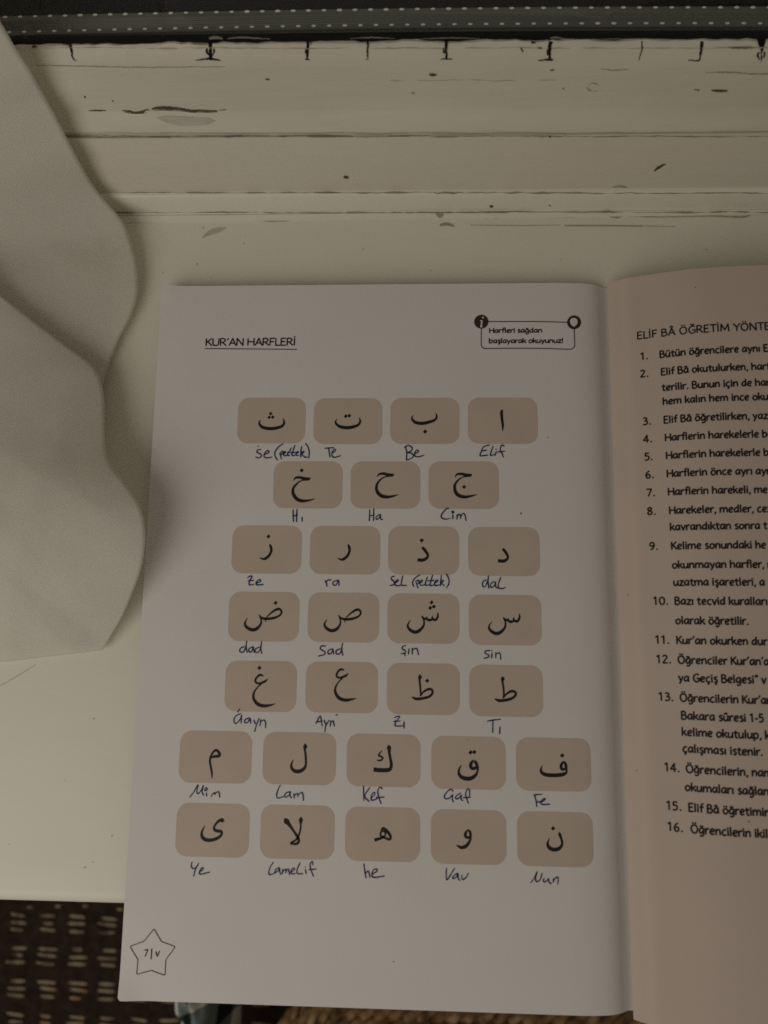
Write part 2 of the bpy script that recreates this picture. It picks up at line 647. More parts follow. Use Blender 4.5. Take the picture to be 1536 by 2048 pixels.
def wavy(y0, amp, w, x0=-60, x1=1600, step=11, seed=0.0, gap=0.0, slope=0.0):
    run = []
    for i in range(int((x1 - x0) / step)):
        x = x0 + i * step
        n1 = noise.noise((x * 0.012, seed, 0.3))
        n2 = noise.noise((x * 0.07, seed, 4.3))
        n3 = noise.noise((x * 0.03, seed, 8.3))
        ww = w * max(0.16, 0.55 + 1.5 * n3)
        if n3 < gap - 0.85:
            if len(run) > 2:
                ribbon(mb, run, fplace, caps=False)
            run = []
            continue
        run.append((x, y0 + slope * (x - 768) + amp * n1 + amp * 0.5 * n2, max(0.5, ww)))
    if len(run) > 2:
        ribbon(mb, run, fplace, caps=False)


wavy(386, 1.0, 2.4, seed=1.0, gap=0.05)
wavy(425, 1.5, 2.2, seed=5.0, gap=0.2)
wavy(272.5, 1.0, 1.7, seed=9.0, gap=0.15)  # painted shadow line, darkens the groove between panel and rail
mb.build('grime_line', M['grime'], frame)
mb = MB()
wavy(96, 2.0, 1.4, seed=23.0, gap=0.35)
wavy(160, 2.0, 0.7, x0=780, x1=1150, seed=33.0, gap=0.55)
ribbon(mb, [(1186 + 12 * math.cos(a / 3), 174 + 8 * math.sin(a / 3), 1.0 + 0.8 * math.sin(a)) for a in range(3, 19)], fplace, caps=False)
disc(mb, 825, 185, 3, 2, fplace)
ribbon(mb, spline(parse("1225,374,1 1240,372,3 1255,375,1"), 3), fplace)
ribbon(mb, spline(parse("873,428,4 880,432,9 885,428,4"), 3), fplace)
mb.build('grime_line', M['light_grime'], frame)
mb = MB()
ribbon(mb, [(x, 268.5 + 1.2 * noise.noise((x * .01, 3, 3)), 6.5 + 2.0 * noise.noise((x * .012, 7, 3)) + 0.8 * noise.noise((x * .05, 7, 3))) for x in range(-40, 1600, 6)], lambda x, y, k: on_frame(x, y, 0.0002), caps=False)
mb.build('grime_line', M['faint_grime'], frame)  # band of painted shade along the foot of the rail
mb = MB()
vs = [fplace(x, y, 3) for x, y in ((312, 236), (330, 232), (350, 233), (372, 234), (392, 236), (415, 236), (431, 242), (418, 249), (395, 251), (360, 252), (335, 245))]
if all(vs):
    mb.add(vs, [tuple(range(len(vs)))])
mb.build('paint_patch', M['patch'], frame)

# gap of black sealant, the glass and the spacer bar of the double glazing
YG = TOP[0] + 0.0035
gz = TOP[1]
seal = MB()
rows = []
for x in wx:
    j = 0.0005 * noise.noise((x * 60, 0, 1)) + 0.0003 * noise.noise((x * 260, 0, 2))
    bw = bow(TOP[0], x)
    rows.append([(x, TOP[0] + 0.0012 + bw, gz - 0.012), (x, TOP[0] + 0.0016 + bw, gz - 0.0026 + j), (x, YG - 0.0009 + bw, gz - 0.0020 + 1.5 * j),
                 (x, YG + 0.003 + bw, gz - 0.0026), (x, YG + 0.003 + bw, gz - 0.012)])
seal.grid(rows)
seal.build('sealant', M['sealant'], frame, smooth=True)

mb = MB()
gapz = lambda x, y, k: tuple(on_z(x, y + 0.8 * noise.noise((x * 0.15, y * 0.2, 2)), gz - 0.0010))
for q_ in ("418,77,4 430,75,6 445,77,3", "455,77,1.5 480,75,3 505,76,2.5 540,78,1", "700,77,.8 745,75,2 790,77,1", "830,78,.8 900,76,1.8 960,77,.8", "1100,77,2 1112,75,4 1130,78,1", "1180,79,.8 1240,78,1.6 1290,80,.8", "1340,80,.8 1420,80,1.6 1460,82,3 1480,82,1"):
    ribbon(mb, spline(parse(q_), 3), gapz, caps=False)
mb.build('flaking_paint', M['grime'], frame)
pane = MB()
pane.grid([[(x, YG + 0.0004 + bow(TOP[0], x), gz - 0.004), (x, YG + 0.0004 + bow(TOP[0], x), gz + 0.5)] for x in (-0.5, -0.3, -0.1, 0.1, 0.3, 0.5, 0.7)])
# the pane is one flat sheet standing in the sealant, 4 mm thick
gp = pane.build('glass_pane', M['glass'], frame)

sp0 = on_z(768, 62, gz - 0.006)
sp1 = on_z(768, 15, gz - 0.006)
spz = gz - 0.006
W = sp1.y - sp0.y


def sbow(x):
    return -0.0024 * ((x - 0.11) / 0.20) ** 2 - 0.0150 * (x - 0.11)


spc = MB()
pr = []
NS = 41
for i in range(NS):
    u = i / (NS - 1)
    z = spz
    if 0.28 < u < 0.72:
        z -= 0.00035 * (0.5 - 0.5 * math.cos((u - 0.28) / 0.44 * math.pi * 2 * 5))
    if u < 0.08 or u > 0.94:
        z -= 0.0007
    pr.append((sp0.y + W * u, z))
pr = [(sp0.y, spz - 0.008)] + pr + [(sp1.y, spz - 0.008)]
spc.grid([[(x, y + sbow(x), z) for y, z in pr] for x in wx])
for row, (py_, siz) in enumerate(((20, 1.0), (51, 0.95))):
    base = on_z(768, py_, spz)
    pitch = 0.00575
    for i in range(-75, 90):
        x = 0.11 + i * pitch + (0.0021 if row else 0)
        y = base.y + sbow(x)
        r = siz * (1 + 0.25 * noise.noise((i * 1.7, row, 0)))
        n = 8
        vs = [(x + 0.00092 * r * math.cos(2 * math.pi * a / n), y + 0.00050 * r * math.sin(2 * math.pi * a / n), spz + 0.00008) for a in range(n)]
        spc.add(vs, [tuple(range(n))], 1)
spc.build('spacer_bar', [M['spacer'], M['dot']], frame)
bk = MB()
bk.grid([[(x, sp1.y - 0.001 + sbow(x), spz - 0.0012), (x, sp1.y + 0.006 + sbow(x), spz - 0.0016), (x, sp1.y + 0.03 + sbow(x), spz - 0.003), (x, sp1.y + 0.03 + sbow(x), spz - 0.03)] for x in wx])
bk.build('outer_sealant', M['sealant'], frame)

# marks on the sill
sm = MB()


def splace(x, y, k):
    return on_z(x, y, 0.00018 + k * 0.000003)


ribbon(sm, spline(parse("1130,451,2 1200,451,2.4 1286,452,2"), 8), splace)
ribbon(sm, spline(parse("880,450,4 893,448,6 908,452,3"), 3), splace, caps=False)
ribbon(sm, spline(parse("940,450,.7 1040,451,1 1120,450,.7"), 8), splace, caps=False)
ribbon(sm, spline(parse("1290,452,1 1350,453,.7"), 8), splace, caps=False)
for s in ("236,441,2.5 262,443,2 290,440.5,1.4 330,441,1.2 346,443,3 356,441,3 372,440,1.2 430,439.5,1.6 468,437,2.2 490,440,1.2 540,442,2 575,441,2 600,438,1.4 680,437.5,1.4 768,436,2",
          "768,436,1.8 850,436,1.2 940,436,1.6 1010,435,2 1060,434,1 1085,432.5,3 1110,434,1.5 1150,433.5,2.5 1172,432,3", "1215,432,2 1235,435,3 1250,432,2 1330,434,1.5 1420,432,2 1480,434,3.5 1500,431,2"):
    ribbon(sm, [(x, y + 0.7 * noise.noise((x * 0.09, 1, 1)), w * (0.8 + 0.6 * noise.noise((x * 0.06, 4, 2)))) for x, y, w in spline(parse(s), 4)], splace, caps=False)
pm = MB()
rs = random.Random(21)
for _ in range(15):
    if rs.random() < 0.55:
        x, y = rs.uniform(280, 1500), rs.uniform(448, 560)
    else:
        x, y = rs.uniform(0, 250), rs.uniform(1340, 1780)
    r = rs.uniform(0.6, 1.5)
    disc(pm, x, y, r * rs.uniform(1, 2.2), r, splace, 0, 7, rs.uniform(0, 3))
ribbon(pm, spline(parse("0,1372,1 35,1352,1.3 70,1330,.8"), 4), splace, caps=False)
ribbon(pm, [(x, y + 0.8 * noise.noise((x * .2, 0, 1)), w * (1 + 0.5 * noise.noise((x * .3, 2, 1)))) for x, y, w in spline(parse("404,476,1 418,466,8 432,461,10 451,456,2"), 2)], splace, caps=False)
pm.build('scuff_mark', M['patch'], bpy.data.objects['windowsill'])
o = sm.build('scuff_mark', M['light_grime'], bpy.data.objects['windowsill'])

# ------------------------------------------------------------------ the booklet
Y_TOP, Y_BOT = 0.0, -0.19 * 1.4934
X_L = 0.0
book = empty('open_booklet')
tag(book, 'open paper booklet with Arabic letter tiles on white page and Turkish list on beige page', 'booklet')

gx = on_z(1208, 575, ZP).x               # gutter
SP = on_y(1214, 567, Y_TOP)              # spine edge of the right-hand page
ztab = [(-1.0, ZP), (gx - 0.019, ZP), (gx - 0.013, ZP - 0.0002), (gx - 0.008, ZP - 0.0008), (gx - 0.005, ZP - 0.0015), (gx - 0.0025, ZP - 0.0026),
        (gx - 0.0006, ZP - 0.0040), (gx + 0.0006, ZP - 0.0050), (gx + 0.0014, ZP - 0.0053), (gx + 1, ZP - 0.0053)]


def zl(x):
    return interp(ztab, x)


GXE = gx + 0.0050
nx_, ny_ = 90, 60


def page_sheet(x0, x1, off, wob, name, m, par):
    mb = MB()
    rows = []
    for j in range(ny_ + 1):
        v = 0.5 - 0.5 * math.cos(math.pi * (0.5 - 0.5 * math.cos(math.pi * j / ny_)))
        y = lerp(Y_TOP, Y_BOT, v)
        row = []
        for i in range(nx_ + 1):
            u = i / nx_
            x = lerp(x0, x1, u ** 0.8 if False else u)
            z = zl(x) + off
            # small lift and curl of the outer corners
            c = math.exp(-((x - x0) / 0.006) ** 2 - ((y - Y_TOP) / 0.006) ** 2)
            z += 0.0009 * c
            c2 = math.exp(-((x - x0) / 0.006) ** 2 - ((y - Y_BOT) / 0.006) ** 2)
            z += 0.0010 * c2
            row.append((x, y, z))
        rows.append(row)
    # round the two outer corners a little
    r = 0.0016
    for j, row in enumerate(rows):
        y = row[0][1]
        for yc, sgn in ((Y_TOP - r, 1), (Y_BOT + r, -1)):
            d = (y - yc) * sgn
            if d > 0:
                dx = r - math.sqrt(max(0, r * r - d * d))
                rows[j] = [(x + dx * max(0, 1 - (x - x0) / 0.01), yy, z) for x, yy, z in row]
    mb.grid(rows)
    return mb.build(name, m, par, smooth=True)


left_page = page_sheet(X_L, GXE, 0.0, 0, 'left_page', M['paper'], book)
for k, (dx, dy) in enumerate(((0.0008, 0.0002), (0.0004, -0.0004), (0.0011, 0.0005))):
    s = MB()
    zt = -0.0006 - 0.0012 * k
    rows = []
    for j in range(3):
        y = lerp(Y_TOP - 0.0003 + dy * 0.3, Y_BOT + 0.0004 - dy * 0.3, j / 2)
        rows.append([(lerp(X_L + dx, GXE, i / 40), y, min(zl(lerp(X_L + dx, GXE, i / 40)) + zt, ZP + zt)) for i in range(41)])
    s.grid(rows)
    s.build('under_sheet', M['paper_edge'], book, smooth=True)

# right-hand page: height profile read along its top edge
tp_ = [(1214, 567), (1225, 563.5), (1240, 560), (1256, 556.5), (1291, 550), (1326, 545), (1361, 540.5), (1401, 536), (1451, 532.5), (1500, 530.5), (1536, 530)]
prof_r = []
for px, py in tp_:
    p = on_y(px, py, Y_TOP)
    prof_r.append((p.x, p.z))
print('RIGHT PROFILE', [(round(a, 4), round(c, 4)) for a, c in prof_r], 'gx', gx)
print('spine bottom', on_y(1270, 2036, Y_BOT), 'cap', gz, YG, TOP, 'front', YF, 'back', YB)
# carry it on beyond the frame, bending back down to the sill
xa, za = prof_r[-1]
xb, zb = prof_r[-3]
sl = (za - zb) / (xa - xb)
ext = []
for k in range(1, 13):
    t = k / 12
    ext.append((xa + 0.118 * t, za + sl * 0.118 * (t - 0.9 * t * t) - 0.016 * t * t))
prof_r += ext
# smooth it
for _ in range(3):
    prof_r = [prof_r[0]] + [(a[1][0], 0.25 * a[0][1] + 0.5 * a[1][1] + 0.25 * a[2][1]) for a in zip(prof_r, prof_r[1:], prof_r[2:])] + [prof_r[-1]]
fine = spline([(x * 1000, z * 1000, 1) for x, z in prof_r], 1.0)
rtab = [(a / 1000, c / 1000) for a, c, _ in fine]


def zr(x):
    return interp(rtab, x)


XR0, XR1 = rtab[0][0], rtab[-1][0]
arc = [0.0]
for (a, c), (d, e) in zip(rtab, rtab[1:]):
    arc.append(arc[-1] + math.hypot(d - a, e - c))
stab = list(zip(arc, [t[0] for t in rtab]))
xtab = list(zip([t[0] for t in rtab], arc))


mb = MB()
rows = []
for j in range(ny_ + 1):
    y = lerp(Y_TOP, Y_BOT - 0.0010, j / ny_)
    rows.append([(x, y, z) for x, z in rtab])
mb.grid(rows)
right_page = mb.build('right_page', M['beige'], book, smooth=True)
# the sheets below it
blk = MB()
TH = 0.0068
ub = [(x, max(z - 0.0004, 0.0016)) for x, z in rtab if x > XR0 + 0.0022]
lb = [(x, max(0.0006, z - TH)) for x, z in rtab if x > XR0 + 0.0022]
ya, yb = Y_TOP - 0.0005, Y_BOT - 0.0002
blk.grid([[(x + 0.0003, ya, z) for x, z in ub], [(x + 0.0003, yb, z) for x, z in ub]])
blk.grid([[(x + 0.0003, ya, z) for x, z in lb], [(x + 0.0003, yb, z) for x, z in lb]])
for y in (ya, yb):
    blk.grid([[(x + 0.0003, y, z) for x, z in ub], [(x + 0.0003, y, z) for x, z in lb]])
for a, c in ((ub[0], lb[0]), (ub[-1], lb[-1])):
    blk.grid([[(a[0] + 0.0003, ya, a[1]), (a[0] + 0.0003, yb, a[1])], [(c[0] + 0.0003, ya, c[1]), (c[0] + 0.0003, yb, c[1])]])
blk.build('page_block', M['paper_edge'], book)
turn = MB()
turn.grid([[(XR0, y, zr(XR0)), (XR0 + 0.0006, y, zr(XR0) - 0.0012), (XR0 + 0.0020, y, zr(XR0) - 0.0026), (XR0 + 0.0024, y, 0.0006)] for y in (Y_TOP - 0.0003, Y_BOT - 0.0007)])
turn.build('page_fold', M['beige'], book)


# ink on the pages ------------------------------------------------------------
def lplace_at(off):
    def f(x, y, k):
        p = hit(x, y, zl)
        return (p.x, p.y, zl(p.x) + off + k * 0.0000025)
    return f


LP = lplace_at(0.00010)


def crop_place(ox, oy, s, off=0.00012):
    def f(x, y, k):
        p = hit(ox + x / s, oy + y / s, zl)
        return (p.x, p.y, zl(p.x) + off + k * 0.0000025)
    return f


CROPS = {'A': (460, 780, 4.518), 'B': (770, 780, 4.518), 'C': (440, 1040, 4.518), 'D': (770, 1040, 4.518), 'E': (430, 1310, 4.518),
         'F': (770, 1310, 4.518), 'G': (350, 1460, 9.6), 'H': (520, 1460, 9.6), 'I': (680, 1450, 6.206), 'J': (860, 1460, 9.6),
         'K': (1030, 1460, 9.6), 'L': (340, 1600, 9.035), 'M': (515, 1600, 9.035), 'N': (680, 1450, 6.206), 'O': (855, 1610, 9.035),
         'P': (1030, 1610, 9.035), 'Q': (480, 870, 6.982), 'R': (770, 1140, 5.908), 'S': (240, 1840, 10.97), 'T': (930, 610, 5.689),
         'U': (390, 610, 4.955)}

# name: tile centre in the photo, crop, letter strokes (x,y,width), dots, crop of the writing, pen strokes, pen dots
LET = [
 ('elif', (1005.3, 841.4), 'B', ["1064,178,3 1053,198,22 1056,260,20 1064,320,18 1062,370,5"], '', 0, 'B',
  ["940,500 890,515 868,560 860,595 925,590", "875,552 915,546", "975,510 960,555 953,592 990,585", "1003,562 993,592", "1075,508 1052,500 1040,545 1058,578 1070,608", "1012,562 1080,555"], "1003,538"),
 ('be', (849.5, 841.8), 'B', ["458,206,3 466,245,15 448,272,19 400,290,24 340,302,26 280,296,24 248,270,17 242,250,11 256,230,3"], '362,377', 20, 'B',
  ["184,512 196,570 192,630", "178,520 212,502 244,525 236,552 204,566 240,574 256,598 232,622 192,634", "265,578 300,562 290,544 268,568 272,600 302,605 348,592"], ''),
 ('te', (695.7, 842.3), 'A', ["1168,248,3 1176,285,15 1160,315,19 1120,332,24 1060,342,26 1000,334,24 960,308,17 954,285,11 968,264,3"], '1046,238 1077,234', 18, 'Q',
  ["1185,188 1240,184 1305,180", "1238,186 1247,250 1256,310", "1285,255 1330,225 1330,202 1308,205 1284,258 1292,304 1332,312 1400,292"], ''),
 ('se', (543, 841), 'A', ["480,256,3 489,290,15 478,320,19 438,340,24 370,350,26 300,340,24 268,312,17 264,290,11 278,272,3"], '367,214 354,248 386,246', 17, 'Q',
  ["290,205 250,208 235,240 285,268 300,295 262,322 220,310", "342,272 392,255 405,235 380,222 345,258 335,300 372,322 442,312", "600,125 542,165 490,235 490,300 522,350",
   "560,265 568,300 576,335", "553,265 592,228 602,252 572,282", "610,265 636,245 625,234 607,262 615,290 648,292", "648,292 690,232 714,182", "668,240 664,280 690,292", "765,150 742,215 724,275 748,292 778,276", "700,250 770,246",
   "780,268 812,245 800,234 781,262 790,288 822,285", "860,165 850,230 848,310", "850,262 885,230 890,246 862,266 905,312 935,310", "915,120 952,175 966,250 960,325"], "252,158"),
 ('cim', (927.2, 970.1), 'B', ["632,788,4 650,764,15 690,759,20 735,769,24 784,769,17", "772,778,12 705,788,8 656,820,14 630,865,20 636,920,25 668,955,28 725,967,24 785,957,14 832,945,3"], '714,877', 19, 'B',
  ["575,1072 560,1070 518,1115 508,1152 545,1168 588,1160", "602,1100 612,1096 620,1108 610,1114 604,1104", "612,1130 612,1165", "650,1130 650,1170", "650,1146 668,1124 680,1135 682,1162", "682,1146 705,1117 722,1130 732,1182"], ''),
 ('ha', (770.5, 970), 'A', ["1328,786,4 1348,762,15 1385,756,20 1435,768,24 1480,767,17", "1468,776,12 1400,786,8 1350,820,14 1324,868,20 1330,918,25 1365,955,28 1420,967,24 1480,958,14 1522,944,3"], '', 0, 'A',
  ["1262,1085 1260,1140 1258,1182", "1298,1076 1297,1130 1296,1180", "1257,1140 1300,1130", "1347,1127 1320,1148 1324,1172 1350,1152 1358,1126 1360,1165 1378,1172"], ''),
 ('hi', (615.7, 969.5), 'A', ["574,820,4 592,796,15 630,791,20 680,803,24 726,802,17", "712,812,12 645,820,8 600,852,14 570,895,20 574,945,25 608,988,28 655,1003,24 715,998,14 767,984,3"], '648,727', 19, 'A',
  ["570,1085 571,1140 573,1190", "605,1078 602,1135 601,1190", "567,1140 608,1134", "650,1150 652,1187"], ''),
 ('dal', (1007.7, 1103), 'D', ["1060,260,14 1076,275,22 1103,315,20 1108,345,18 1085,367,24 1055,372,26 1020,368,24"], '', 0, 'R',
  ["1196,120 1158,138 1152,188 1180,198 1215,125", "1220,70 1216,140 1226,212", "1282,140 1250,165 1250,205 1290,190 1302,142 1308,200 1328,216", "1365,90 1340,160 1338,208 1380,222 1418,208"], ''),
 ('zel', (847.1, 1101.1), 'D', ["333,247,14 350,262,22 378,300,20 386,330,18 363,355,24 330,364,26 294,360,24"], '331,185', 20, 'R',
  ["110,75 78,84 75,110 105,140 105,172 58,186", "125,150 155,132 146,115 121,145 126,184 178,184", "210,70 196,130 195,180 255,182", "408,60 352,98 325,150 338,196", "366,150 378,185 390,216", "362,136 392,124 400,150 376,166",
   "415,155 442,135 430,120 412,150 420,182 465,176", "500,85 478,150 480,182 522,176", "560,62 542,130 530,182 572,180", "508,130 575,125", "585,155 622,135 610,120 588,150 592,184 640,178", "665,65 658,120 655,182", "655,140 685,124 681,145 660,152 700,186", "725,50 752,105 752,165 725,212"], ''),
 ('ra', (689.9, 1100.2), 'C', ["1155,220,6 1166,245,20 1170,280,19 1150,325,21 1115,355,22 1090,357,14 1061,345,3"], '', 0, 'C',
  ["950,550 960,570 966,600", "952,562 975,545 1002,543", "1062,545 1025,560 1022,585 1048,588 1070,546 1075,592"], ''),
 ('ze', (533.4, 1099), 'C', ["447,218,6 458,240,20 464,275,19 446,318,21 412,348,22 385,352,14 355,338,3"], '438,150', 19, 'C',
  ["250,522 270,508 288,514 268,548 265,585 305,584", "256,550 302,546", "335,570 366,555 356,540 330,560 332,586 390,584"], ''),
 ('sin', (1010.2, 1240), 'D', ["1214,848,6 1214,885,16 1195,915,19 1166,908,18 1162,878,4", "1168,908,16 1140,920,20 1115,910,18 1111,886,4", "1112,908,18 1090,902,18 1066,880,4", "1070,884,10 1088,930,12 1080,975,18 1038,1018,26 995,1024,26 952,998,21 939,962,14 966,918,3"], '', 0, 'D',
  ["945,1180 908,1184 905,1205 935,1222 933,1240 895,1250", "965,1206 963,1246", "1000,1200 1000,1246", "1000,1216 1028,1200 1042,1220 1045,1260"], "963,1182"),
 ('shin', (846.7, 1237), 'D', ["476,836,6 476,873,16 457,902,19 430,894,18 426,864,4", "430,894,16 405,906,20 380,896,18 376,872,4", "378,896,18 352,890,18 328,866,4", "334,870,10 352,915,12 345,960,18 302,1005,26 260,1012,26 217,984,21 205,948,14 230,904,3"], '420,745 408,795 441,783', 19, 'D',
  ["187,1135 157,1145 156,1165 182,1182 178,1202 145,1210", "178,1206 180,1228", "215,1165 212,1210", "245,1160 245,1212", "246,1176 280,1160 295,1185 301,1217"], ''),
 ('sad', (686.8, 1234.8), 'C', ["1068,860,4 1092,886,15 1130,898,20 1190,894,20 1245,875,16 1271,845,14 1262,816,16 1232,812,20 1185,840,14 1145,878,8 1128,905,6 1130,930,3", "1076,872,8 1088,915,11 1080,955,17 1045,992,26 1000,999,26 958,974,21 944,940,15 966,897,3"], '', 0, 'C',
  ["952,1140 917,1140 906,1165 945,1192 942,1216 890,1230", "1012,1165 978,1180 978,1208 1005,1206 1020,1170 1026,1212", "1086,1165 1052,1180 1050,1210 1082,1208 1098,1172", "1105,1115 1100,1170 1108,1222"], ''),
 ('dad', (527.6, 1233.1), 'C', ["350,855,4 374,882,15 412,893,20 472,889,20 528,870,16 555,840,14 546,811,16 515,807,20 468,835,14 428,872,8 411,898,6 412,922,3", "358,867,8 372,908,11 364,948,17 328,985,26 285,992,26 240,968,21 225,932,15 247,886,3"], '502,750', 19, 'C',
  ["222,1145 185,1160 180,1190 212,1192 232,1152", "240,1096 236,1150 245,1197", "297,1145 262,1165 262,1190 285,1190 300,1152 308,1197", "357,1150 322,1165 320,1195 350,1192 366,1157", "375,1098 369,1160 378,1210"], ''),
 ('ti', (1012, 1381.5), 'F', ["1060,193,3 1063,216,30 1061,240,16 1070,300,15 1073,360,13 1066,392,10", "1066,392,10 1095,354,14 1140,328,20 1175,336,18 1180,360,18 1150,390,20 1090,408,22 1030,412,22 990,396,8"], '', 0, 'F',
  ["925,598 980,588 1040,582", "974,590 973,640 972,700", "1037,652 1035,712"], ''),
 ('zi', (846.4, 1378), 'F', ["312,175,3 316,200,30 312,225,16 318,290,15 322,350,13 318,372,10", "318,372,10 345,336,14 388,310,20 422,314,18 428,345,18 400,375,20 340,392,22 280,396,22 244,378,8"], '381,233', 20, 'F',
  ["85,567 108,556 132,560 96,606 94,640 162,642", "80,600 136,597", "170,605 172,662"], ''),
 ('ayn', (683.4, 1374.6), 'E', ["1167,138,8 1137,130,18 1108,155,15 1098,188,15 1120,206,15 1152,200,18 1185,185,17 1206,166,3", "1150,212,10 1118,242,10 1088,295,15 1090,345,21 1125,392,26 1180,408,26 1230,402,18 1279,392,3"], '', 0, 'E',
  ["912,618 950,555 968,642", "915,606 966,600", "985,590 998,624", "1030,590 1000,640 992,694", "1045,597 1041,642", "1042,616 1066,597 1078,642"], "1104,541"),
 ('gayn', (521.5, 1372.5), 'E', ["438,190,8 407,180,18 376,205,15 364,235,15 385,257,15 420,252,18 455,236,17 477,215,3", "420,262,10 388,288,10 352,340,15 350,395,21 382,440,26 432,459,26 492,455,18 546,440,3"], '401,117', 20, 'E',
  ["222,490 206,514", "232,530 185,555 170,595 190,620 232,575 238,545 236,617", "306,570 272,585 270,612 295,610 316,576 323,617", "350,590 365,622", "397,575 372,640 358,692", "412,585 405,642", "410,606 440,588 456,610 456,657"], ''),
 ('fe', (1107, 1528.9), 'K', ["930,598,12 893,655,48 882,710,48 900,750,48 945,752,42 975,720,42 970,660,46 933,603,30", "978,690,44 988,760,30 982,815,38 930,850,58 830,866,64 720,869,64 600,860,62 520,825,52 494,765,38 522,678,5"], '905,490', 44, 'K',
  ["358,1248 430,1240 510,1235", "372,1250 402,1360 415,1470", "422,1382 520,1375 577,1327 540,1325 490,1385 522,1430 660,1425"], ''),
 ('kaf', (936.8, 1525.6), 'J', ["830,572,14 793,630,52 777,690,52 800,733,52 850,738,52 892,708,42 890,650,46 848,588,42", "895,660,44 912,730,38 905,810,32 860,880,58 780,928,66 690,932,68 600,900,58 551,830,42 560,750,30 599,668,6"], '778,430 850,424', 44, 'J',
  ["440,1182 408,1138 338,1175 272,1270 300,1320 370,1310 430,1240", "432,1240 426,1330 452,1382", "577,1215 500,1270 490,1310 540,1320 602,1250 592,1320 622,1357", "757,1262 755,1150 715,1138 680,1230 700,1310 732,1405", "640,1302 775,1290"], ''),
 ('kef', (766.9, 1520.7), 'I', ["605,247,4 607,278,46 610,310,34 612,350,28 625,420,28 636,490,32 626,540,36 595,558,44 500,561,46 415,552,44", "524,320,4 492,350,16 478,378,16 500,388,18 528,405,17 517,432,19 482,441,17 454,433,4"], '', 0, 'I',
  ["290,758 292,850 297,937", "367,778 305,880 358,947", "385,907 432,862 420,836 386,880 392,932 440,925 468,905", "522,792 498,770 470,810 475,880 508,975", "448,902 545,895"], ''),
 ('lam', (598.7, 1516.9), 'H', ["868,258,5 868,318,70 860,372,36 872,450,34 880,560,36 880,660,36 850,735,52 780,785,62 700,796,62 630,762,52 599,690,38 612,630,26 643,566,6"], '', 0, 'H',
  ["385,1066 340,1160 318,1260 350,1307 447,1280", "572,1186 500,1210 470,1265 500,1290 560,1250 582,1190 572,1250 602,1302", "650,1225 655,1308", "655,1262 700,1225 727,1240 726,1282", "726,1252 790,1200 822,1230 833,1352"], ''),
 ('mim', (430.9, 1513.9), 'G', ["706,528,34 760,508,46 838,500,50 855,460,50 820,402,44 780,390,42 738,420,36 700,480,34 679,540,36 672,610,36 690,720,36 708,830,30 712,932,12"], '', 0, 'G',
  ["285,1290 360,1190 440,1055 418,1180 440,1225 500,1160 545,1070 520,1180 545,1257", "602,1110 572,1140 585,1166 622,1140 600,1107", "600,1212 608,1272", "695,1275 720,1232 760,1205 766,1236 792,1200 840,1188 850,1230 860,1292"], ''),
 ('nun', (1110.1, 1678.4), 'P', ["800,485,5 806,530,42 835,610,34 850,680,36 840,735,42 790,787,58 720,806,62 640,787,58 594,735,46 589,680,32 619,596,6"], '686,423', 40, 'P',
  ["280,1402 340,1330 397,1205 370,1310 380,1382 430,1370 470,1300 482,1236", "522,1330 505,1366 530,1390 580,1360 602,1330 607,1380 647,1422", "690,1330 690,1397", "692,1372 740,1310 777,1320 770,1432"], ''),
 ('vav', (937, 1674), 'O', ["730,442,10 690,500,42 685,560,44 715,588,42 755,580,38 777,540,38 762,480,38 728,446,20", "777,545,38 775,610,34 740,690,46 680,750,58 610,767,50 560,746,32 518,727,6"], '', 0, 'O',
  ["340,1145 335,1250 350,1352 420,1250 487,1145", "532,1235 462,1290 460,1330 520,1302 547,1240 552,1320 582,1362", "615,1272 620,1330 650,1345 700,1300 732,1240"], ''),
 ('he', (765, 1668.5), 'N', ["528,1268,10 560,1298,34 602,1340,32 627,1390,26 614,1420,26 570,1406,22 530,1386,24 502,1370,18 508,1330,20 540,1316,18 562,1345,15 550,1382,18 500,1407,28 428,1428,36", "532,1272,20 520,1298,22 506,1336,14"], '', 0, 'N',
  ["295,1725 305,1800 322,1897", "315,1842 350,1815 372,1892", "395,1852 452,1820 456,1790 415,1800 395,1860 422,1891 547,1875"], ''),
 ('lamelif', (594.7, 1664), 'M', ["498,328,30 522,382,88 560,428,60 640,540,38 720,660,42 748,720,36 732,770,46 690,792,40 606,788,28 618,765,34 682,728,32 722,686,38 752,620,28 777,520,28 781,430,30 783,358,64 785,302,5"], '', 0, 'M',
  ["282,1130 230,1210 203,1310 230,1350 332,1310", "387,1220 325,1260 320,1310 380,1270 397,1230 402,1300 427,1337", "455,1250 450,1327", "460,1292 510,1250 512,1312", "515,1292 557,1250 577,1347", "600,1310 662,1260 650,1230 610,1270 612,1330 682,1330", "767,1135 720,1240 710,1310 740,1335 817,1330", "865,1260 880,1332", "1002,1172 985,1108 950,1160 960,1250 1012,1382", "928,1260 1052,1250"], "862,1213"),
 ('ye', (425.1, 1660.3), 'L', ["958,398,52 940,358,52 888,376,46 830,430,34 795,500,34 815,545,46 870,560,48 920,570,48 936,610,38 900,660,46 820,705,52 720,726,54 630,711,58 580,660,46 574,590,34 600,520,22 631,460,6"], '', 0, 'L',
  ["397,1120 385,1200 420,1240 465,1220 517,1145", "502,1180 452,1270 430,1377", "530,1302 592,1260 590,1225 560,1240 530,1310 560,1340 712,1305"], ''),
]
TW, THT, RC = 0.0285, 0.0196, 0.0046
PENW = 2.45
sizes = []
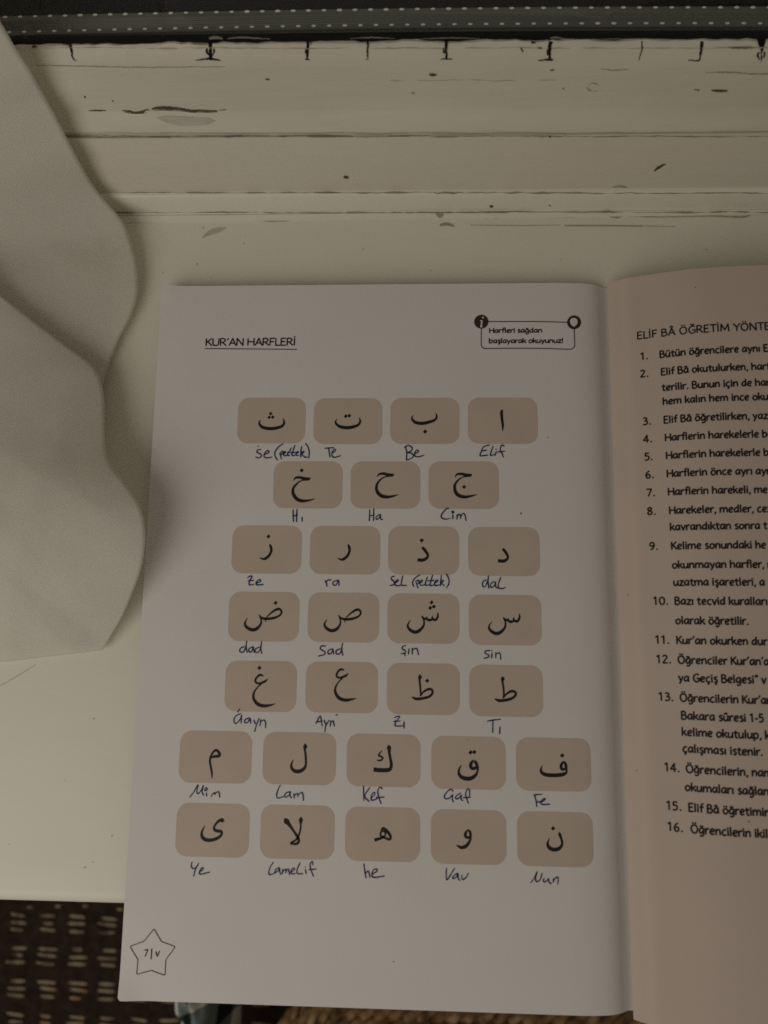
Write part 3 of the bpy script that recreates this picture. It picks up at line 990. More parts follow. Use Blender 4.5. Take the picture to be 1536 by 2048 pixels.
for nm, (cx, cy), cr, strokes, dots, dsz, pcr, pens, pdots in LET:
    c = hit(cx, cy, zl)
    tm = MB()
    vs = []
    for (sx, sy, a0) in ((1, 1, 0), (-1, 1, 90), (-1, -1, 180), (1, -1, 270)):
        for k in range(9):
            a = math.radians(a0 + k * 90 / 8)
            x = c.x + sx * (TW / 2 - RC) + RC * math.cos(a)
            y = c.y + sy * (THT / 2 - RC) + RC * math.sin(a)
            vs.append((x, y, zl(x) + 0.00005))
    n_ = len(vs) // 2
    top_, bot_ = vs[:n_], vs[n_:][::-1]
    strip = []
    for k in range(n_):
        strip.append((top_[k], bot_[k]))
    cols_ = []
    for (p, q_), (p2, q2) in zip(strip, strip[1:]):
        cols_ += [(tuple(lerp(p[c_], p2[c_], e_ / 6) for c_ in range(3)), tuple(lerp(q_[c_], q2[c_], e_ / 6) for c_ in range(3))) for e_ in range(6)] if abs(p[0] - p2[0]) > 0.004 else [(p, q_)]
    cols_.append(strip[-1])
    tm.grid([[(p[0], p[1], zl(p[0]) + 0.00005), (q_[0], q_[1], zl(q_[0]) + 0.00005)] for p, q_ in cols_], 0)
    pl = crop_place(*CROPS[cr])
    for s in strokes:
        ribbon(tm, [(x, y, w * 1.10 + 0.25 * CROPS[cr][2]) for x, y, w in spline(parse(s), CROPS[cr][2] * 0.9)], pl, 1, caps=False)
    for d in dots.split():
        x, y = [float(q) for q in d.split(',')]
        diamond(tm, x, y, dsz, pl, 1)
    t = tm.build('letter_tile', [M['tile'], M['ink']], left_page)
    t['label'] = 'taupe rounded tile with the Arabic letter ' + nm
    hm = MB()
    s_ = CROPS[pcr][2]
    pl = crop_place(*CROPS[pcr], off=0.00016)
    for s in pens:
        pts = spline(parse(s, PENW * s_), s_ * 0.9)
        nn = len(pts)
        pts = [(x, y, w * (0.86 + 0.28 * noise.noise((x * 0.02, y * 0.02, nn)) + 0.10 * math.sin(i / max(1, nn - 1) * math.pi))) for i, (x, y, w) in enumerate(pts)]
        ribbon(hm, pts, pl)
    for d in pdots.split():
        x, y = [float(q) for q in d.split(',')]
        disc(hm, x, y, 1.25 * s_, 1.35 * s_, pl)
    h = hm.build('handwritten_word', M['pen'], left_page)
    h['label'] = 'blue pen writing naming the letter ' + nm

# stroke lettering for the printed text ---------------------------------------
GL = {
 'a': (6.4, "c5,6.2 3.2,6.9 1.2,5.2 .7,2.5 1.8,.6 3.4,1.2 4.9,4|l5.1,6.9 5,1.6 5.5,.2"),
 'b': (6.5, "l.8,10.3 .7,.4|c.8,3.5 2.2,6.2 4,6.6 5.3,4.5 4.6,1.6 2.6,.2 .7,.6"),
 'c': (5.5, "c4.8,6.2 3.4,6.9 1.4,5.4 .7,2.8 1.8,.5 3.4,.3 4.9,1"),
 'd': (6.5, "c4.9,5.8 3.3,6.6 1.2,5 .7,2.5 1.8,.5 3.5,1.2 4.9,3.6|l5.3,10.3 5,.1"),
 'e': (5.9, "c.9,3.2 3,3.6 4.9,4.8 4.2,6.6 2.4,6.6 .9,4.4 .9,1.8 2.4,.3 4.9,.9"),
 'f': (4.3, "c4.5,10 3.2,10.3 2.1,8.8 1.9,5 1.8,0|l.3,6.3 4,6.5"),
 'g': (6.4, "c5,6.2 3.2,6.9 1.2,5.2 .7,2.5 1.8,.6 3.4,1.2 4.9,4|c5.2,6.8 5.1,2 4.8,-1.6 3.2,-2.8 1,-2.3"),
 'h': (6.4, "l.8,10.3 .7,0|c.8,3.8 2.4,6.2 4.2,6.6 5,4.8 5.1,0"),
 'ı': (2.6, "l1.1,6.8 1.1,0"), 'i': (2.6, "l1.1,6.8 1.1,0|d1.1,8.9"),
 'k': (5.8, "l.8,10.3 .7,0|l4.9,6.6 .9,3|l2.2,4 5.4,0"),
 'l': (2.7, "l1.1,10.3 1.1,0"),
 'm': (9.8, "l.8,6.8 .7,0|c.8,4 2.2,6.2 3.8,6.6 4.6,5 4.6,0|c4.7,4 6.2,6.2 7.7,6.6 8.5,5 8.6,0"),
 'n': (6.4, "l.8,6.8 .7,0|c.8,3.8 2.4,6.2 4.2,6.6 5,4.8 5.1,0"),
 'o': (6.4, "c3.2,6.8 1.2,5.2 .7,2.8 2,.4 3.8,.5 5.4,2.8 5.2,5.2 3.2,6.8"),
 'p': (6.5, "l.8,6.8 .7,-3|c.8,4.5 2.4,6.6 4.2,6.4 5.3,4.2 4.4,1 2.4,.2 .8,1.2"),
 'r': (4.5, "l.8,6.8 .7,0|c.8,4 2,6 3.4,6.7 4.5,6.1"),
 's': (4.9, "c4.2,6.3 2.5,6.9 1,5.6 2,4.1 3.6,3 4,1.4 2.6,.2 .6,.7"),
 't': (4.6, "c1.9,9 1.8,4 2,1 3,.2 4.2,.6|l.2,6.4 4.2,6.5"),
 'u': (6.4, "c.8,6.8 .7,2.5 1.6,.4 3.2,.6 5,3.2|l5.1,6.8 5.2,0"),
 'v': (5.5, "l.4,6.8 2.6,0 5,6.8"), 'y': (5.8, "l.5,6.8 2.8,.6|c5.2,6.8 2.6,-.2 1,-2.9"),
 'z': (5.3, "l.6,6.5 4.7,6.5 .5,.3 4.9,.3"),
 'A': (7.2, "l.3,0 3.6,10 6.9,0|l1.5,3.4 5.8,3.4"),
 'B': (6.7, "l.8,10 .8,0|c.8,9.9 3.6,9.8 5,8 3.6,5.6 .9,5.3|c.9,5.3 4.2,5.2 5.9,2.8 4,.3 .8,.1"),
 'E': (6, "l5.2,9.9 .9,9.8 .8,.1 5.4,.2|l.9,5.2 4.6,5.3"), 'F': (5.6, "l5.2,9.9 .9,9.8 .8,0|l.9,5.2 4.5,5.2"),
 'G': (7.8, "c7,9 4.6,10 1.8,8 .8,4.5 2.4,.8 4.8,.1 7,1.6|l4.4,4.5 7.1,4.5 7,1.4"),
 'H': (7.8, "l.8,10 .8,0|l6.8,10 6.8,0|l.8,5.2 6.8,5.2"), 'İ': (2.8, "l1.1,10 1.1,0|d1.1,12"),
 'K': (6.6, "l.8,10 .8,0|l6,10 1,4.4|l2.4,5.6 6.4,0"), 'L': (5.3, "l.9,10 .8,.1 5.2,.2"),
 'M': (9.6, "l.7,0 1.2,10 4.8,2 8.2,10 8.8,0"), 'N': (7.8, "l.8,0 .8,10 6.8,0 6.8,10"),
 'O': (8.6, "c4.2,10 1.6,8.2 .8,5 2,1.2 4.2,0 6.6,1.4 7.6,5 6.6,8.6 4.2,10"),
 'R': (6.8, "l.8,10 .8,0|c.8,9.9 3.8,9.8 5.4,7.6 3.8,5 .9,4.6|l2.8,4.6 6.4,0"),
 'T': (6.6, "l.2,9.8 6.6,9.8|l3.4,9.8 3.4,0"), 'U': (7.6, "c.8,10 .8,4 1.6,.8 3.6,.1 5.6,.8 6.6,4 6.6,10"),
 'Y': (6.6, "l.2,10 3.4,4.8 6.6,10|l3.4,4.8 3.4,0"),
 '1': (5.4, "l.8,8.2 2.9,9.9 2.9,0"), '2': (6.2, "c.8,8 2,9.8 4.2,9.4 4.8,7.4 3,4 .7,.3|l.7,.3 5.2,.3"),
 '3': (6, "c.9,9.2 3,9.9 4.6,8.2 3.2,5.8 1.9,5.5|c1.9,5.5 4.6,4.8 5,2.2 3,.1 .6,.8"), '4': (6.3, "l4,0 4,9.8 .4,3 5.6,3"),
 '5': (6, "l4.8,9.8 1.4,9.8 1.1,5.6|c1.1,5.6 3.4,6 4.9,3.8 4,1 2,.1 .5,.8"),
 '6': (6.2, "c4.4,9.9 2,7.8 .8,3.6 1.8,.6 3.6,.2 5,2.2 4.2,4.8 2.4,5 1,3.2"), '7': (6, "l.5,9.7 5.2,9.7 2,0"),
 '8': (6.2, "c3,5.4 1,7.6 2.6,9.9 4.8,8.4 3,5.4 .8,2.4 2.6,.2 5,2 4.6,4.4 3,5.4"),
 '9': (6.2, "c4.8,6.6 3.4,5 1.4,5.4 .8,7.6 2.2,9.7 4.2,9.4 5,6.6 4,2.4 1.4,.2"), '0': (6.6, "c3.2,9.9 1.2,8 .8,5 1.6,1.4 3.2,.1 5,1.6 5.6,5 5,8.4 3.2,9.9"),
 '.': (2.7, "d1.2,.6"), ',': (2.6, "l1.5,.9 .7,-1.8"), '’': (2.3, "l1.6,10.4 .8,7.8"), '”': (4, "l1.5,10.4 1.2,8|l3.3,10.4 3,8"),
 '-': (4, "l.6,3.9 3.4,3.9"), '!': (3, "l1.3,10 1.3,3|d1.3,.6"), ' ': (3.0, ""),
}
for ch, base, extra in (('ş', 's', "c2.4,.2 3.1,-1.2 2.6,-2.3 1.4,-2.2"), ('ç', 'c', "c2.8,.2 3.5,-1.2 3,-2.3 1.8,-2.2"), ('ğ', 'g', "c1.6,9.8 2.2,8.7 4,8.7 4.6,9.8"),
                        ('ö', 'o', "d1.9,9.1|d4.4,9.1"), ('ü', 'u', "d1.9,9.1|d4.4,9.1"), ('â', 'a', "l1.4,8.5 3,10 4.6,8.5"), ('û', 'u', "l1.4,8.5 3,10 4.6,8.5"),
                        ('Ğ', 'G', "c2.6,13 3.6,11.7 5.2,11.7 6.2,13"), ('Ö', 'O', "d2.9,12.1|d5.6,12.1"), ('Â', 'A', "l2,11.2 3.6,12.8 5.2,11.2")):
    GL[ch] = (GL[base][0], GL[base][1] + '|' + extra)


def text_width(s, track=0.0):
    return sum(GL[c][0] + track for c in s)


def write(mb, s, x0, y0, cap, place, w=1.7, mat=0, sx=1.0, track=0.0, shear=0.0):
    """stroke lettering from (x0, y0) in page units; cap = height of a capital"""
    u = cap / 10
    x = x0
    for ch in s:
        adv, spec = GL[ch]
        for st in spec.split('|'):
            if not st:
                continue
            pts = [tuple(float(q) for q in t.split(',')) for t in st[1:].split()]
            P = [(x + (a * sx + shear * c) * u, y0 + c * u, w * u) for a, c in pts]
            if st[0] == 'd':
                disc(mb, P[0][0], P[0][1], w * u * 0.60, w * u * 0.60, place, mat, 8)
            elif st[0] == 'c':
                q = [(a * 1e5, c * 1e5, ww * 1e5) for a, c, ww in P]
                q = spline(q, cap * 1e5 / 9)
                ribbon(mb, [(a / 1e5, c / 1e5, ww / 1e5) for a, c, ww in q], lambda a, c, k: place(a, c, k), mat, caps=False)
            else:
                for a, c in zip(P, P[1:]):
                    seg(mb, a, c, place, mat)
                for a in P[1:-1]:
                    disc(mb, a[0], a[1], a[2] / 2, a[2] / 2, place, mat, 8)
        x += (adv * sx + track) * u
    return x


def seg(mb, a, c, place, mat):
    k = ZINC[0] = (ZINC[0] + 1) % 24
    dx, dy = c[0] - a[0], c[1] - a[1]
    l = math.hypot(dx, dy) or 1e-9
    nx, ny = -dy / l * a[2] / 2, dx / l * a[2] / 2
    ex, ey = dx / l * a[2] * 0.15, dy / l * a[2] * 0.15
    mb.add([place(a[0] - ex + nx, a[1] - ey + ny, k), place(a[0] - ex - nx, a[1] - ey - ny, k),
            place(c[0] + ex - nx, c[1] + ey - ny, k), place(c[0] + ex + nx, c[1] + ey + ny, k)], [(0, 1, 2, 3)], mat)


def lp_xy(x, y, k):
    return (x, y, zl(x) + 0.00012 + k * 0.0000025)


def fit(mb, s, pa, pb, cap, w, mat=0, off=None):
    """left page: text from photo point pa to pb on its baseline"""
    a, c = hit(*pa, zl), hit(*pb, zl)
    L = (c.x - a.x)
    sx = L / (text_width(s) * cap / 10)
    write(mb, s, a.x, a.y, cap, lp_xy, w, mat, sx)


mb = MB()
fit(mb, "KUR’AN HARFLERİ", (410.6, 691.6), (592, 693), 0.00315, 1.7)
ul = crop_place(*CROPS['U'])
ribbon(mb, [(97, 433, 7.5), (550, 437, 7.5), (1010, 441, 7.5)], ul, 1, caps=False)
mb.build('page_heading', [M['ink'], M['line']], left_page)

mb = MB()
bxp = crop_place(*CROPS['T'])
for s in ("262,190 500,190 750,190 1000,194 1165,198", "185,268 184,360 183,445 188,470 204,488 240,497 450,495 700,494 950,498 1180,505 1215,500 1238,484 1247,455 1245,360 1241,272"):
    ribbon(mb, spline(parse(s, 9), 14), bxp, 0, caps=False)
disc(mb, 185, 192, 81, 78, bxp, 0, 32)
disc(mb, 1240, 199, 79, 78, bxp, 0, 32)
hp = crop_place(*CROPS['T'], off=0.00020)
vs = [hp(x, y, 0) for x, y in ((1235, 148), (1258, 152), (1276, 170), (1280, 200), (1270, 226), (1254, 240), (1245, 244), (1238, 254), (1230, 242), (1212, 232), (1198, 212), (1192, 184), (1202, 162), (1216, 151))]
mb.add(vs, [tuple(range(len(vs)))], 1)
disc(mb, 203, 146, 12, 9, hp, 1)
ribbon(mb, [(170, 182, 9), (195, 178, 9)], hp, 1, caps=False)
ribbon(mb, [(192, 180, 17), (182, 252, 17)], hp, 1, caps=False)
ribbon(mb, [(172, 253, 8), (200, 250, 8)], hp, 1, caps=False)
fit(mb, "Harfleri sağdan", (978, 666), (1084.8, 666), 0.00208, 2.15, 2)
fit(mb, "başlayarak okuyunuz!", (977.5, 686.6), (1127, 687.5), 0.00208, 2.15, 2)
mb.build('info_box', [M['line'], M['paper'], M['ink']], left_page)

mb = MB()
stp = crop_place(*CROPS['S'])
star = [(745, 190), (910, 470), (1215, 585), (1005, 870), (988, 1215), (685, 1105), (365, 1195), (395, 870), (218, 578), (530, 465)]
pts = []
for i, (x, y) in enumerate(star):
    a, c = star[i - 1], star[(i + 1) % 10]
    r = 34 if i % 2 == 0 else 14
    da, dc = math.dist(a, (x, y)), math.dist(c, (x, y))
    p0 = (x + (a[0] - x) * r / da, y + (a[1] - y) * r / da)
    p1 = (x + (c[0] - x) * r / dc, y + (c[1] - y) * r / dc)
    for k in range(6):
        t = k / 5
        pts.append(((1 - t) ** 2 * p0[0] + 2 * t * (1 - t) * x + t * t * p1[0], (1 - t) ** 2 * p0[1] + 2 * t * (1 - t) * y + t * t * p1[1], 17))
pts.append(pts[0])
ribbon(mb, pts, stp, 0, caps=False)
for s in ("540,657 612,652 551,800", "697,628 690,745 683,860", "786,690 818,798 866,685"):
    P = parse(s, 23)
    for a, c in zip(P, P[1:]):
        seg(mb, a, c, stp, 1)
mb.build('page_number', [M['line'], M['ink']], left_page)
# stray ink specks
for x, y, r in ((1042, 1027, 1.6), (1096, 875, 1.0), (787, 1923, 1.0), (672, 1430, 1.2), (560, 1750, .8), (935, 1480, .8)):
    mb = MB()
    disc(mb, x, y, r, r, LP)
    mb.build('ink_speck', M['line'], left_page)


# right-hand page -------------------------------------------------------------
def rplace(s, y, k):
    x = interp(stab, s)
    return (x, y, zr(x) + 0.00014 + k * 0.0000025)


def rhit(px, py):
    p = hit(px, py, zr)
    return interp(xtab, p.x), p.y


CAPR = 0.00285
RT = [('page_heading', 0, [((1273.8, 678.7), "ELİF BÂ ÖĞRETİM YÖNTEM")], None)]
PAR = [
 ("1.", (1280.2, 720.6), [((1319, 716), "Bütün öğrencilere aynı E")]),
 ("2.", (1279.8, 755.8), [((1321.6, 751), "Elif Bâ okutulurken, harf"), ((1323.6, 782.3), "terilir. Bunun için de harf"), ((1325.2, 810), "hem kalın hem ince okun")]),
 ("3.", (1284.8, 850), [((1327, 847), "Elif Bâ öğretilirken, yaz")]),
 ("4.", (1286.4, 886), [((1329.6, 882.5), "Harflerin harekelerle ba")]),
 ("5.", (1288.4, 920.8), [((1331.6, 918.4), "Harflerin harekelerle b")]),
 ("6.", (1290.4, 957.6), [((1333.2, 954.6), "Harflerin önce ayrı ayr")]),
 ("7.", (1292.7, 993.9), [((1335.6, 991), "Harflerin harekeli, me")]),
 ("8.", (1293.7, 1030.3), [((1338, 1028.3), "Harekeler, medler, cez"), ((1339.6, 1061.2), "kavrandıktan sonra t")]),
 ("9.", (1298.3, 1100.4), [((1342, 1099), "Kelime sonundaki he"), ((1344, 1137), "okunmayan harfler, m"), ((1346.5, 1171.6), "uzatma işaretleri, a")]),
 ("10.", (1305.7, 1209.8), [((1349, 1209.4), "Bazı tecvid kuralları"), ((1350.5, 1248.2), "olarak öğretilir.")]),
 ("11.", (1309.7, 1287.7), [((1352.5, 1287.7), "Kur’an okurken dur")]),
 ("12.", (1312, 1327), [((1354.9, 1327), "Öğrenciler Kur’an’a"), ((1356.5, 1362.8), "ya Geçiş Belgesi” v")]),
 ("13.", (1316.4, 1402), [((1359.2, 1402.6), "Öğrencilerin Kur’an"), ((1361.8, 1438.4), "Bakara sûresi 1-5"), ((1363.2, 1471), "kelime okutulup, k"), ((1364.9, 1504.2), "çalışması istenir.")]),
 ("14.", (1328, 1542.8), [((1371.3, 1545), "Öğrencilerin, nam"), ((1369.6, 1581.3), "okumaları sağlan")]),
 ("15.", (1332, 1620.8), [((1376.5, 1622.5), "Elif Bâ öğretimin")]),
 ("16.", (1334.4, 1662.7), [((1380.8, 1665.3), "Öğrencilerin ikili")]),
]
mb = MB()
s0, y0 = rhit(1273.8, 678.7)
RSX = 1.10
write(mb, "ELİF BÂ ÖĞRETİM YÖNTE", s0, y0, 0.00300, rplace, 1.7, 0, 1.23, 0.6)
mb.build('page_heading', M['ink'], right_page)
# columns: numbers and text each start on one straight margin
for num, pn, lines in PAR:
    mb = MB()
    sn, yn = rhit(*pn)
    first = True
    for pt, s in lines:
        s1, y1 = rhit(*pt)
        write(mb, s, s1, y1, CAPR, rplace, 2.0, 0, RSX, 0.30)
        if first:
            write(mb, num, sn, yn if abs(yn - y1) > 0.0006 else y1, CAPR * 1.02, rplace, 1.9, 0, 1.25, 0.6)
            first = False
    mb.build('list_item', M['ink'], right_page)
rd = lambda x, y, k: rplace(*rhit(x, y), k)
for x, y, r in ((1497.5, 1643.5, 1.5), (1256, 1190, 1.0), (1390, 575, .9), (1272.5, 1541, 1.1)):
    mb = MB()
    disc(mb, x, y, r, r, rd)
    mb.build('ink_speck', M['line'], right_page)


# ------------------------------------------------------------------ curtain
def cloth(name, right, left, nu, bumpf, parent, m):
    """rows of cloth from an outer edge to the free edge; each edge is a smooth space curve"""
    def curve(pts, n):
        P = [on_z(x, y, z) for x, y, z in pts]
        sp = []
        q = [P[0] * 2 - P[1]] + P + [P[-1] * 2 - P[-2]]
        k = len(P) - 1
        for i in range(n + 1):
            t = i / n * k
            j = min(int(t), k - 1)
            f = t - j
            a, b_, c, d = q[j], q[j + 1], q[j + 2], q[j + 3]
            sp.append(0.5 * (2 * b_ + (c - a) * f + (2 * a - 5 * b_ + 4 * c - d) * f * f + (-a + 3 * b_ - 3 * c + d) * f ** 3))
        return sp
    nv = 110
    R, L = curve(right, nv), curve(left, nv)
    mb = MB()
    rows = []
    for j in range(nv + 1):
        v = j / nv
        row = []
        for i in range(nu + 1):
            u = i / nu
            p = L[j].lerp(R[j], u)
            row.append(p + bumpf(u, v, p))
        rows.append(row)
    mb.grid(rows)
    o = mb.build(name, m, parent, smooth=True)
    sd = o.modifiers.new('thick', 'SOLIDIFY')
    sd.thickness = 0.0007
    sd.offset = 0
    return o


curtain = empty('window_curtain')
tag(curtain, 'white cloth window curtain hanging down onto the sill left of the booklet', 'curtain')


def bump_front(u, v, p):
    e = 1 - u
    k = min(1, e * 6)
    z = 0.006 * (1 - math.exp(-e * 6.0)) * math.sin(min(1, v * 1.6 + 0.05) * math.pi * 0.6)
    z += 0.0010 * noise.noise((p.x * 22, p.y * 22, 2.0)) * k
    z += 0.0022 * noise.noise((p.x * 8 + 3, p.y * 10, 5.0)) * k
    for cx, cy, nx_c, ny_c, wd, am in ((-0.045, -0.13, 0.86, 0.5, 0.014, 0.0022), (-0.075, -0.10, 0.65, 0.76, 0.010, -0.0016), (-0.035, -0.085, 0.97, -0.25, 0.009, 0.0012), (-0.10, -0.05, 0.5, 0.87, 0.016, 0.0020)):
        a = (p.x - cx) * nx_c + (p.y - cy) * ny_c + 0.004 * noise.noise((p.x * 12, p.y * 12, am * 1000))
        z += 0.5 * am * max(0.0, 1 - abs(a) / wd) * k
    return Vector((0, 0, z))


def bump_rear(u, v, p):
    e = 1 - u
    k = min(1, e * 5)
    z = 0.0035 * math.sin(math.pi * min(1, u * 1.08)) * math.exp(-((v - 0.34) / 0.16) ** 2)
    z += 0.0020 * noise.noise((p.x * 9 + 1, p.y * 7, 8.0)) * k
    z += 0.0008 * noise.noise((p.x * 24 + 1, p.y * 20, 9.0)) * k
    for cx, cy, nx_c, ny_c, wd, am in ((-0.055, -0.005, 0.85, 0.52, 0.012, 0.0014), (-0.085, 0.03, 0.93, 0.36, 0.014, -0.0016), (-0.04, 0.01, 0.35, 0.94, 0.008, 0.0008)):
        a = (p.x - cx) * nx_c + (p.y - cy) * ny_c + 0.004 * noise.noise((p.x * 12, p.y * 12, am * 1000))
        z += 0.5 * am * max(0.0, 1 - abs(a) / wd) * k
    return Vector((0, 0, z))


FR_R = [(205, 1300, .003), (224, 1268, .005), (245, 1232, .009), (268, 1178, .014), (285, 1125, .019), (290.5, 1070, .022), (282, 1018, .023),
        (255, 974, .022), (222, 931, .020), (212, 895, .017), (210, 845, .014), (207, 785, .012), (188, 736, .012), (130, 691, .014), (60, 638, .018), (0, 590, .022),
        (-110, 500, .032), (-260, 380, .048)]
FR_L = [(-20, 1326, .003), (-45, 1300, .006), (-80, 1270, .009), (-110, 1230, .012), (-140, 1190, .014), (-170, 1150, .016), (-200, 1110, .018), (-220, 1070, .019),
        (-240, 1030, .020), (-260, 990, .021), (-280, 950, .022), (-300, 910, .023), (-320, 860, .025), (-340, 800, .026), (-370, 740, .028), (-400, 680, .030), (-450, 600, .036), (-520, 480, .048)]
cloth('front_fold', FR_R, FR_L, 60, bump_front, curtain, M['curtain'])
def fz(px, py, c):
    p = on_frame(px, py, 0)
    return (px, py, (p.z if p is not None else TOP[1]) + c)


RE_R = [(150, 1020, .003), (190, 900, .003), (206, 770, .004), (232, 690, .004), (262, 630, .0045), (276, 580, .005), (272, 522, .006), (259, 475, .007), (243, 440, .010), fz(190, 376, .006), fz(152, 312, .007),
        fz(120, 250, .007), fz(90, 195, .007), fz(60, 142, .008), fz(30, 96, .010), (0, 44, TOP[1] + .020), (-60, -50, TOP[1] + .045), (-140, -170, TOP[1] + .08)]
print('REAR', RE_R)
RE_L = [(-250, 1080, .008), (-260, 980, .009), (-270, 890, .010), (-280, 820, .012), (-290, 760, .013), (-300, 700, .015), (-320, 640, .018), (-340, 600, .022), (-360, 560, .028), (-390, 500, .039), (-410, 440, .044),
        (-430, 380, .050), (-450, 320, .056), (-470, 260, .062), (-490, 200, .068), (-510, 140, .076), (-560, 30, .095), (-640, -110, .13)]
cloth('rear_fold', RE_R, RE_L, 60, bump_rear, curtain, M['curtain'])

# ------------------------------------------------------------------ down below the sill: rug, basket, cloth
ZR = -0.42
fl = MB()
fl.box((-2.5, -3.0, ZR - 0.06), (2.5, YF + 0.14, ZR - 0.012))
tag(fl.build('floor', M['floor']), kind='structure')
rug = empty('woven_rug')
tag(rug, 'dark brown woven rug with rows of three short cream dashes', 'rug')
c00 = on_z(38, 1843, ZR)
c10 = on_z(217, 1849, ZR)
c01 = on_z(33, 2042, ZR)
ex_ = (c10 - c00) / 3
ey_ = (c01 - c00) / 3
rb = MB()
q = [c00 + ex_ * a + ey_ * b_ for a, b_ in ((-6.6, -3.5), (9.4, -3.5), (9.4, 8.5), (-6.6, 8.5))]
NX, NY = 130, 100
rows = []
for j in range(NY + 1):
    row = []
    for i in range(NX + 1):
        a = -6.6 + 16 * i / NX
        b_ = -3.5 + 12 * j / NY
        p = c00 + ex_ * a + ey_ * b_
        row.append(p + Vector((0, 0, 0.0025 * noise.noise(p * 60) + 0.0012 * math.sin(b_ * 2 * math.pi * 4.5))))
    rows.append(row)
rb.grid(rows)
rb.build('rug_base', M['rug_dark'], rug, smooth=True)
sk = MB()
for j in range(-3, 8):
    for i in range(-6, 9):
        for k in (-1, 0, 1):
            cc = c00 + ex_ * (i + 0.05 * random.uniform(-1, 1) - 0.02 * k) + ey_ * (j + 0.215 * k + 0.02 * random.uniform(-1, 1))
            L = ex_.length * random.uniform(0.22, 0.33)
            if random.random() < 0.12:
                L *= 0.7
            dx = ex_.normalized()
            dy = ey_.normalized()
            tilt = random.uniform(-0.05, 0.12)
            rws = []
            for a in range(11):
                t = a / 10 * 2 - 1
                rr = ey_.length * 0.053 * (1 - abs(t) ** 4) ** 0.5 * (1 + 0.32 * noise.noise((i * 3.1 + t * 2.6, j * 2.7, k * 1.9)))
                rr = max(rr, 0.0004)
                ctr = cc + dx * (t * L) + dy * (tilt * t * L) + Vector((0, 0, 0.0012))
                rws.append([ctr + dy * (rr * math.cos(th)) + Vector((0, 0, 0.6 * rr * math.sin(th))) for th in [math.pi * 2 * z / 10 for z in range(10)]])
            sk.grid(rws, 0, closed=True)
        if random.random() < 0.3:
            cc = c00 + ex_ * (i + random.uniform(0.2, 0.5)) + ey_ * (j + random.uniform(0.42, 0.55))
            rws = []
            for a in range(5):
                t = a / 4 * 2 - 1
                rr = max(0.0004, ey_.length * 0.05 * (1 - t * t) ** 0.5)
                rws.append([cc + ex_.normalized() * (t * 0.003) + ey_.normalized() * rr * math.cos(th) + Vector((0, 0, 0.001 + 0.5 * rr * math.sin(th))) for th in [math.pi * 2 * z / 8 for z in range(8)]])
            sk.grid(rws, 0, closed=True)
o = sk.build('cream_dashes', M['yarn'], rug, smooth=True)


def rope(mb, path, r, pitch, strands=3, seg_=7):
    """twisted rope along a path"""
    L = [0]
    for a, c in zip(path, path[1:]):
        L.append(L[-1] + (c - a).length)
    for s in range(strands):
        rows = []
        for i, p in enumerate(path):
            t = (path[min(i + 1, len(path) - 1)] - path[max(i - 1, 0)]).normalized()
            up = Vector((0, 0, 1))
            sd = t.cross(up).normalized()
            up = sd.cross(t)
            ph = 2 * math.pi * (L[i] / pitch + s / strands)
            c = p + sd * (r * 0.55 * math.cos(ph)) + up * (r * 0.55 * math.sin(ph))
            rr = r * 0.56 * (1 + 0.12 * noise.noise((L[i] * 90, s, r * 1000)))
            rows.append([c + sd * (rr * math.cos(a)) + up * (rr * math.sin(a)) for a in [2 * math.pi * z / seg_ for z in range(seg_)]])
        mb.grid(rows, 0, closed=True)


ZB = -0.25
basket = empty('straw_basket')
tag(basket, 'brown braided straw basket under the lower edge of the booklet', 'basket')
ba = on_z(560, 2012, ZB)
bc = on_z(1420, 2035, ZB)
x0, x1 = ba.x, bc.x + 0.05
y1 = ba.y + 0.004
y0 = y1 - 0.20


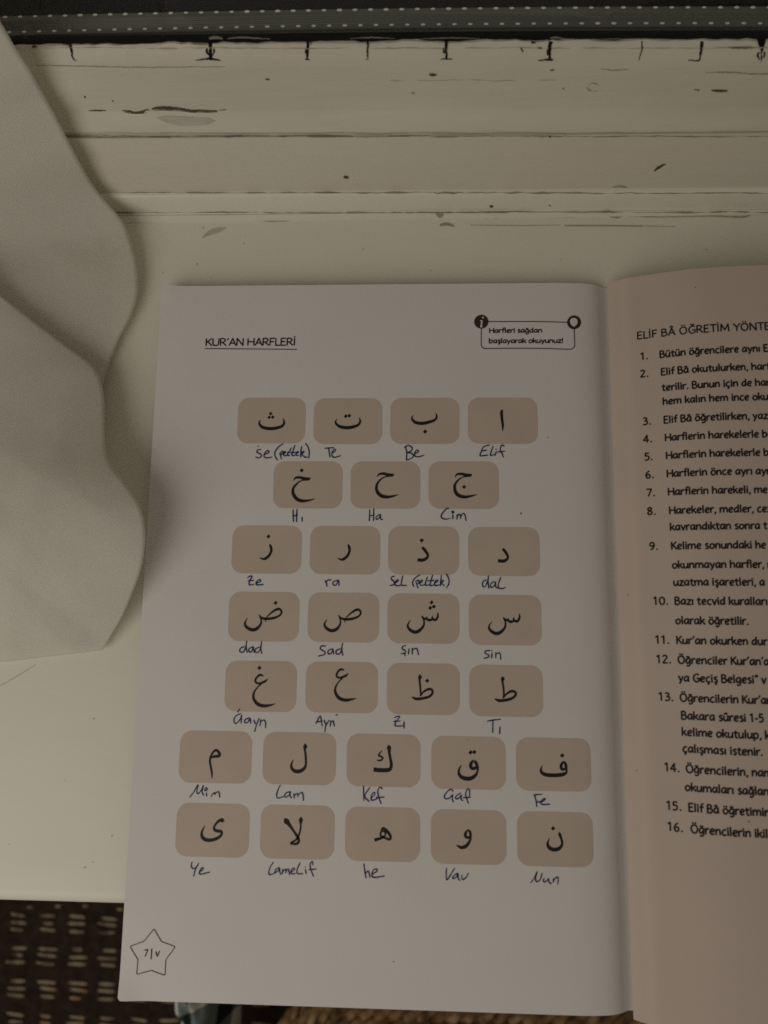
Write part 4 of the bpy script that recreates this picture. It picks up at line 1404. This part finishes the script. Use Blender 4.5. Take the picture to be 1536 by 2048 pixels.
def rim_path(ins, z, n=420):
    rc = 0.045 - ins
    pts = []
    X0, X1, Y0, Y1 = x0 + ins, x1 - ins, y0 + ins, y1 - ins
    cor = [(X1 - rc, Y1 - rc, 0), (X0 + rc, Y1 - rc, 90), (X0 + rc, Y0 + rc, 180), (X1 - rc, Y0 + rc, 270)]
    raw = []
    for cx, cy, a0 in cor:
        for k in range(9):
            a = math.radians(a0 + k * 90 / 8)
            raw.append(Vector((cx + rc * math.cos(a), cy + rc * math.sin(a), z)))
    raw.append(raw[0])
    d = [0]
    for a, c in zip(raw, raw[1:]):
        d.append(d[-1] + (c - a).length)
    j = 0
    for i in range(n + 1):
        t = d[-1] * i / n
        while j < len(d) - 2 and d[j + 1] < t:
            j += 1
        f = (t - d[j]) / max(1e-9, d[j + 1] - d[j])
        pts.append(raw[j].lerp(raw[j + 1], f))
    return pts


rm = MB()
rope(rm, rim_path(0.004, ZB), 0.0068, 0.030)
rope(rm, rim_path(0.013, ZB + 0.002), 0.0062, 0.027)
rope(rm, rim_path(-0.003, ZB - 0.008), 0.0060, 0.029)
rm.build('braided_rim', M['straw'], basket, smooth=True)
wv = MB()
for k in range(9):
    rope(wv, rim_path(0.001 + 0.001 * k, ZB - 0.018 - 0.0115 * k, 300), 0.0065, 0.028, 2, 6)
bz = ZB - 0.125
wv.box((x0 + 0.02, y0 + 0.02, bz), (x1 - 0.02, y1 - 0.02, bz + 0.006))
wv.build('woven_side', M['straw'], basket, smooth=True)

# checked cloth hanging beside the basket
ck = MB()
k0 = on_z(300, 1990, -0.27)
k1 = on_z(425, 2000, -0.27)
wv_ = (k1 - k0)
rows = []
for j in range(41):
    row = []
    for i in range(41):
        u, v = i / 40, j / 40
        p = k0 + wv_ * u + Vector((0.02 * v, -0.16 * v + 0.02, 0))
        p.z += 0.018 * noise.noise((u * 4, v * 5, 3.3)) + 0.008 * noise.noise((u * 9, v * 9, 1.3)) - 0.06 * (2 * u - 1) ** 2 - 0.02 * v
        row.append(p)
    rows.append(row)
ck.grid(rows)
o = ck.build('checked_cloth', M['check'], smooth=True)
tag(o, 'crumpled white and dark green checked cloth lying beside the straw basket', 'cloth')
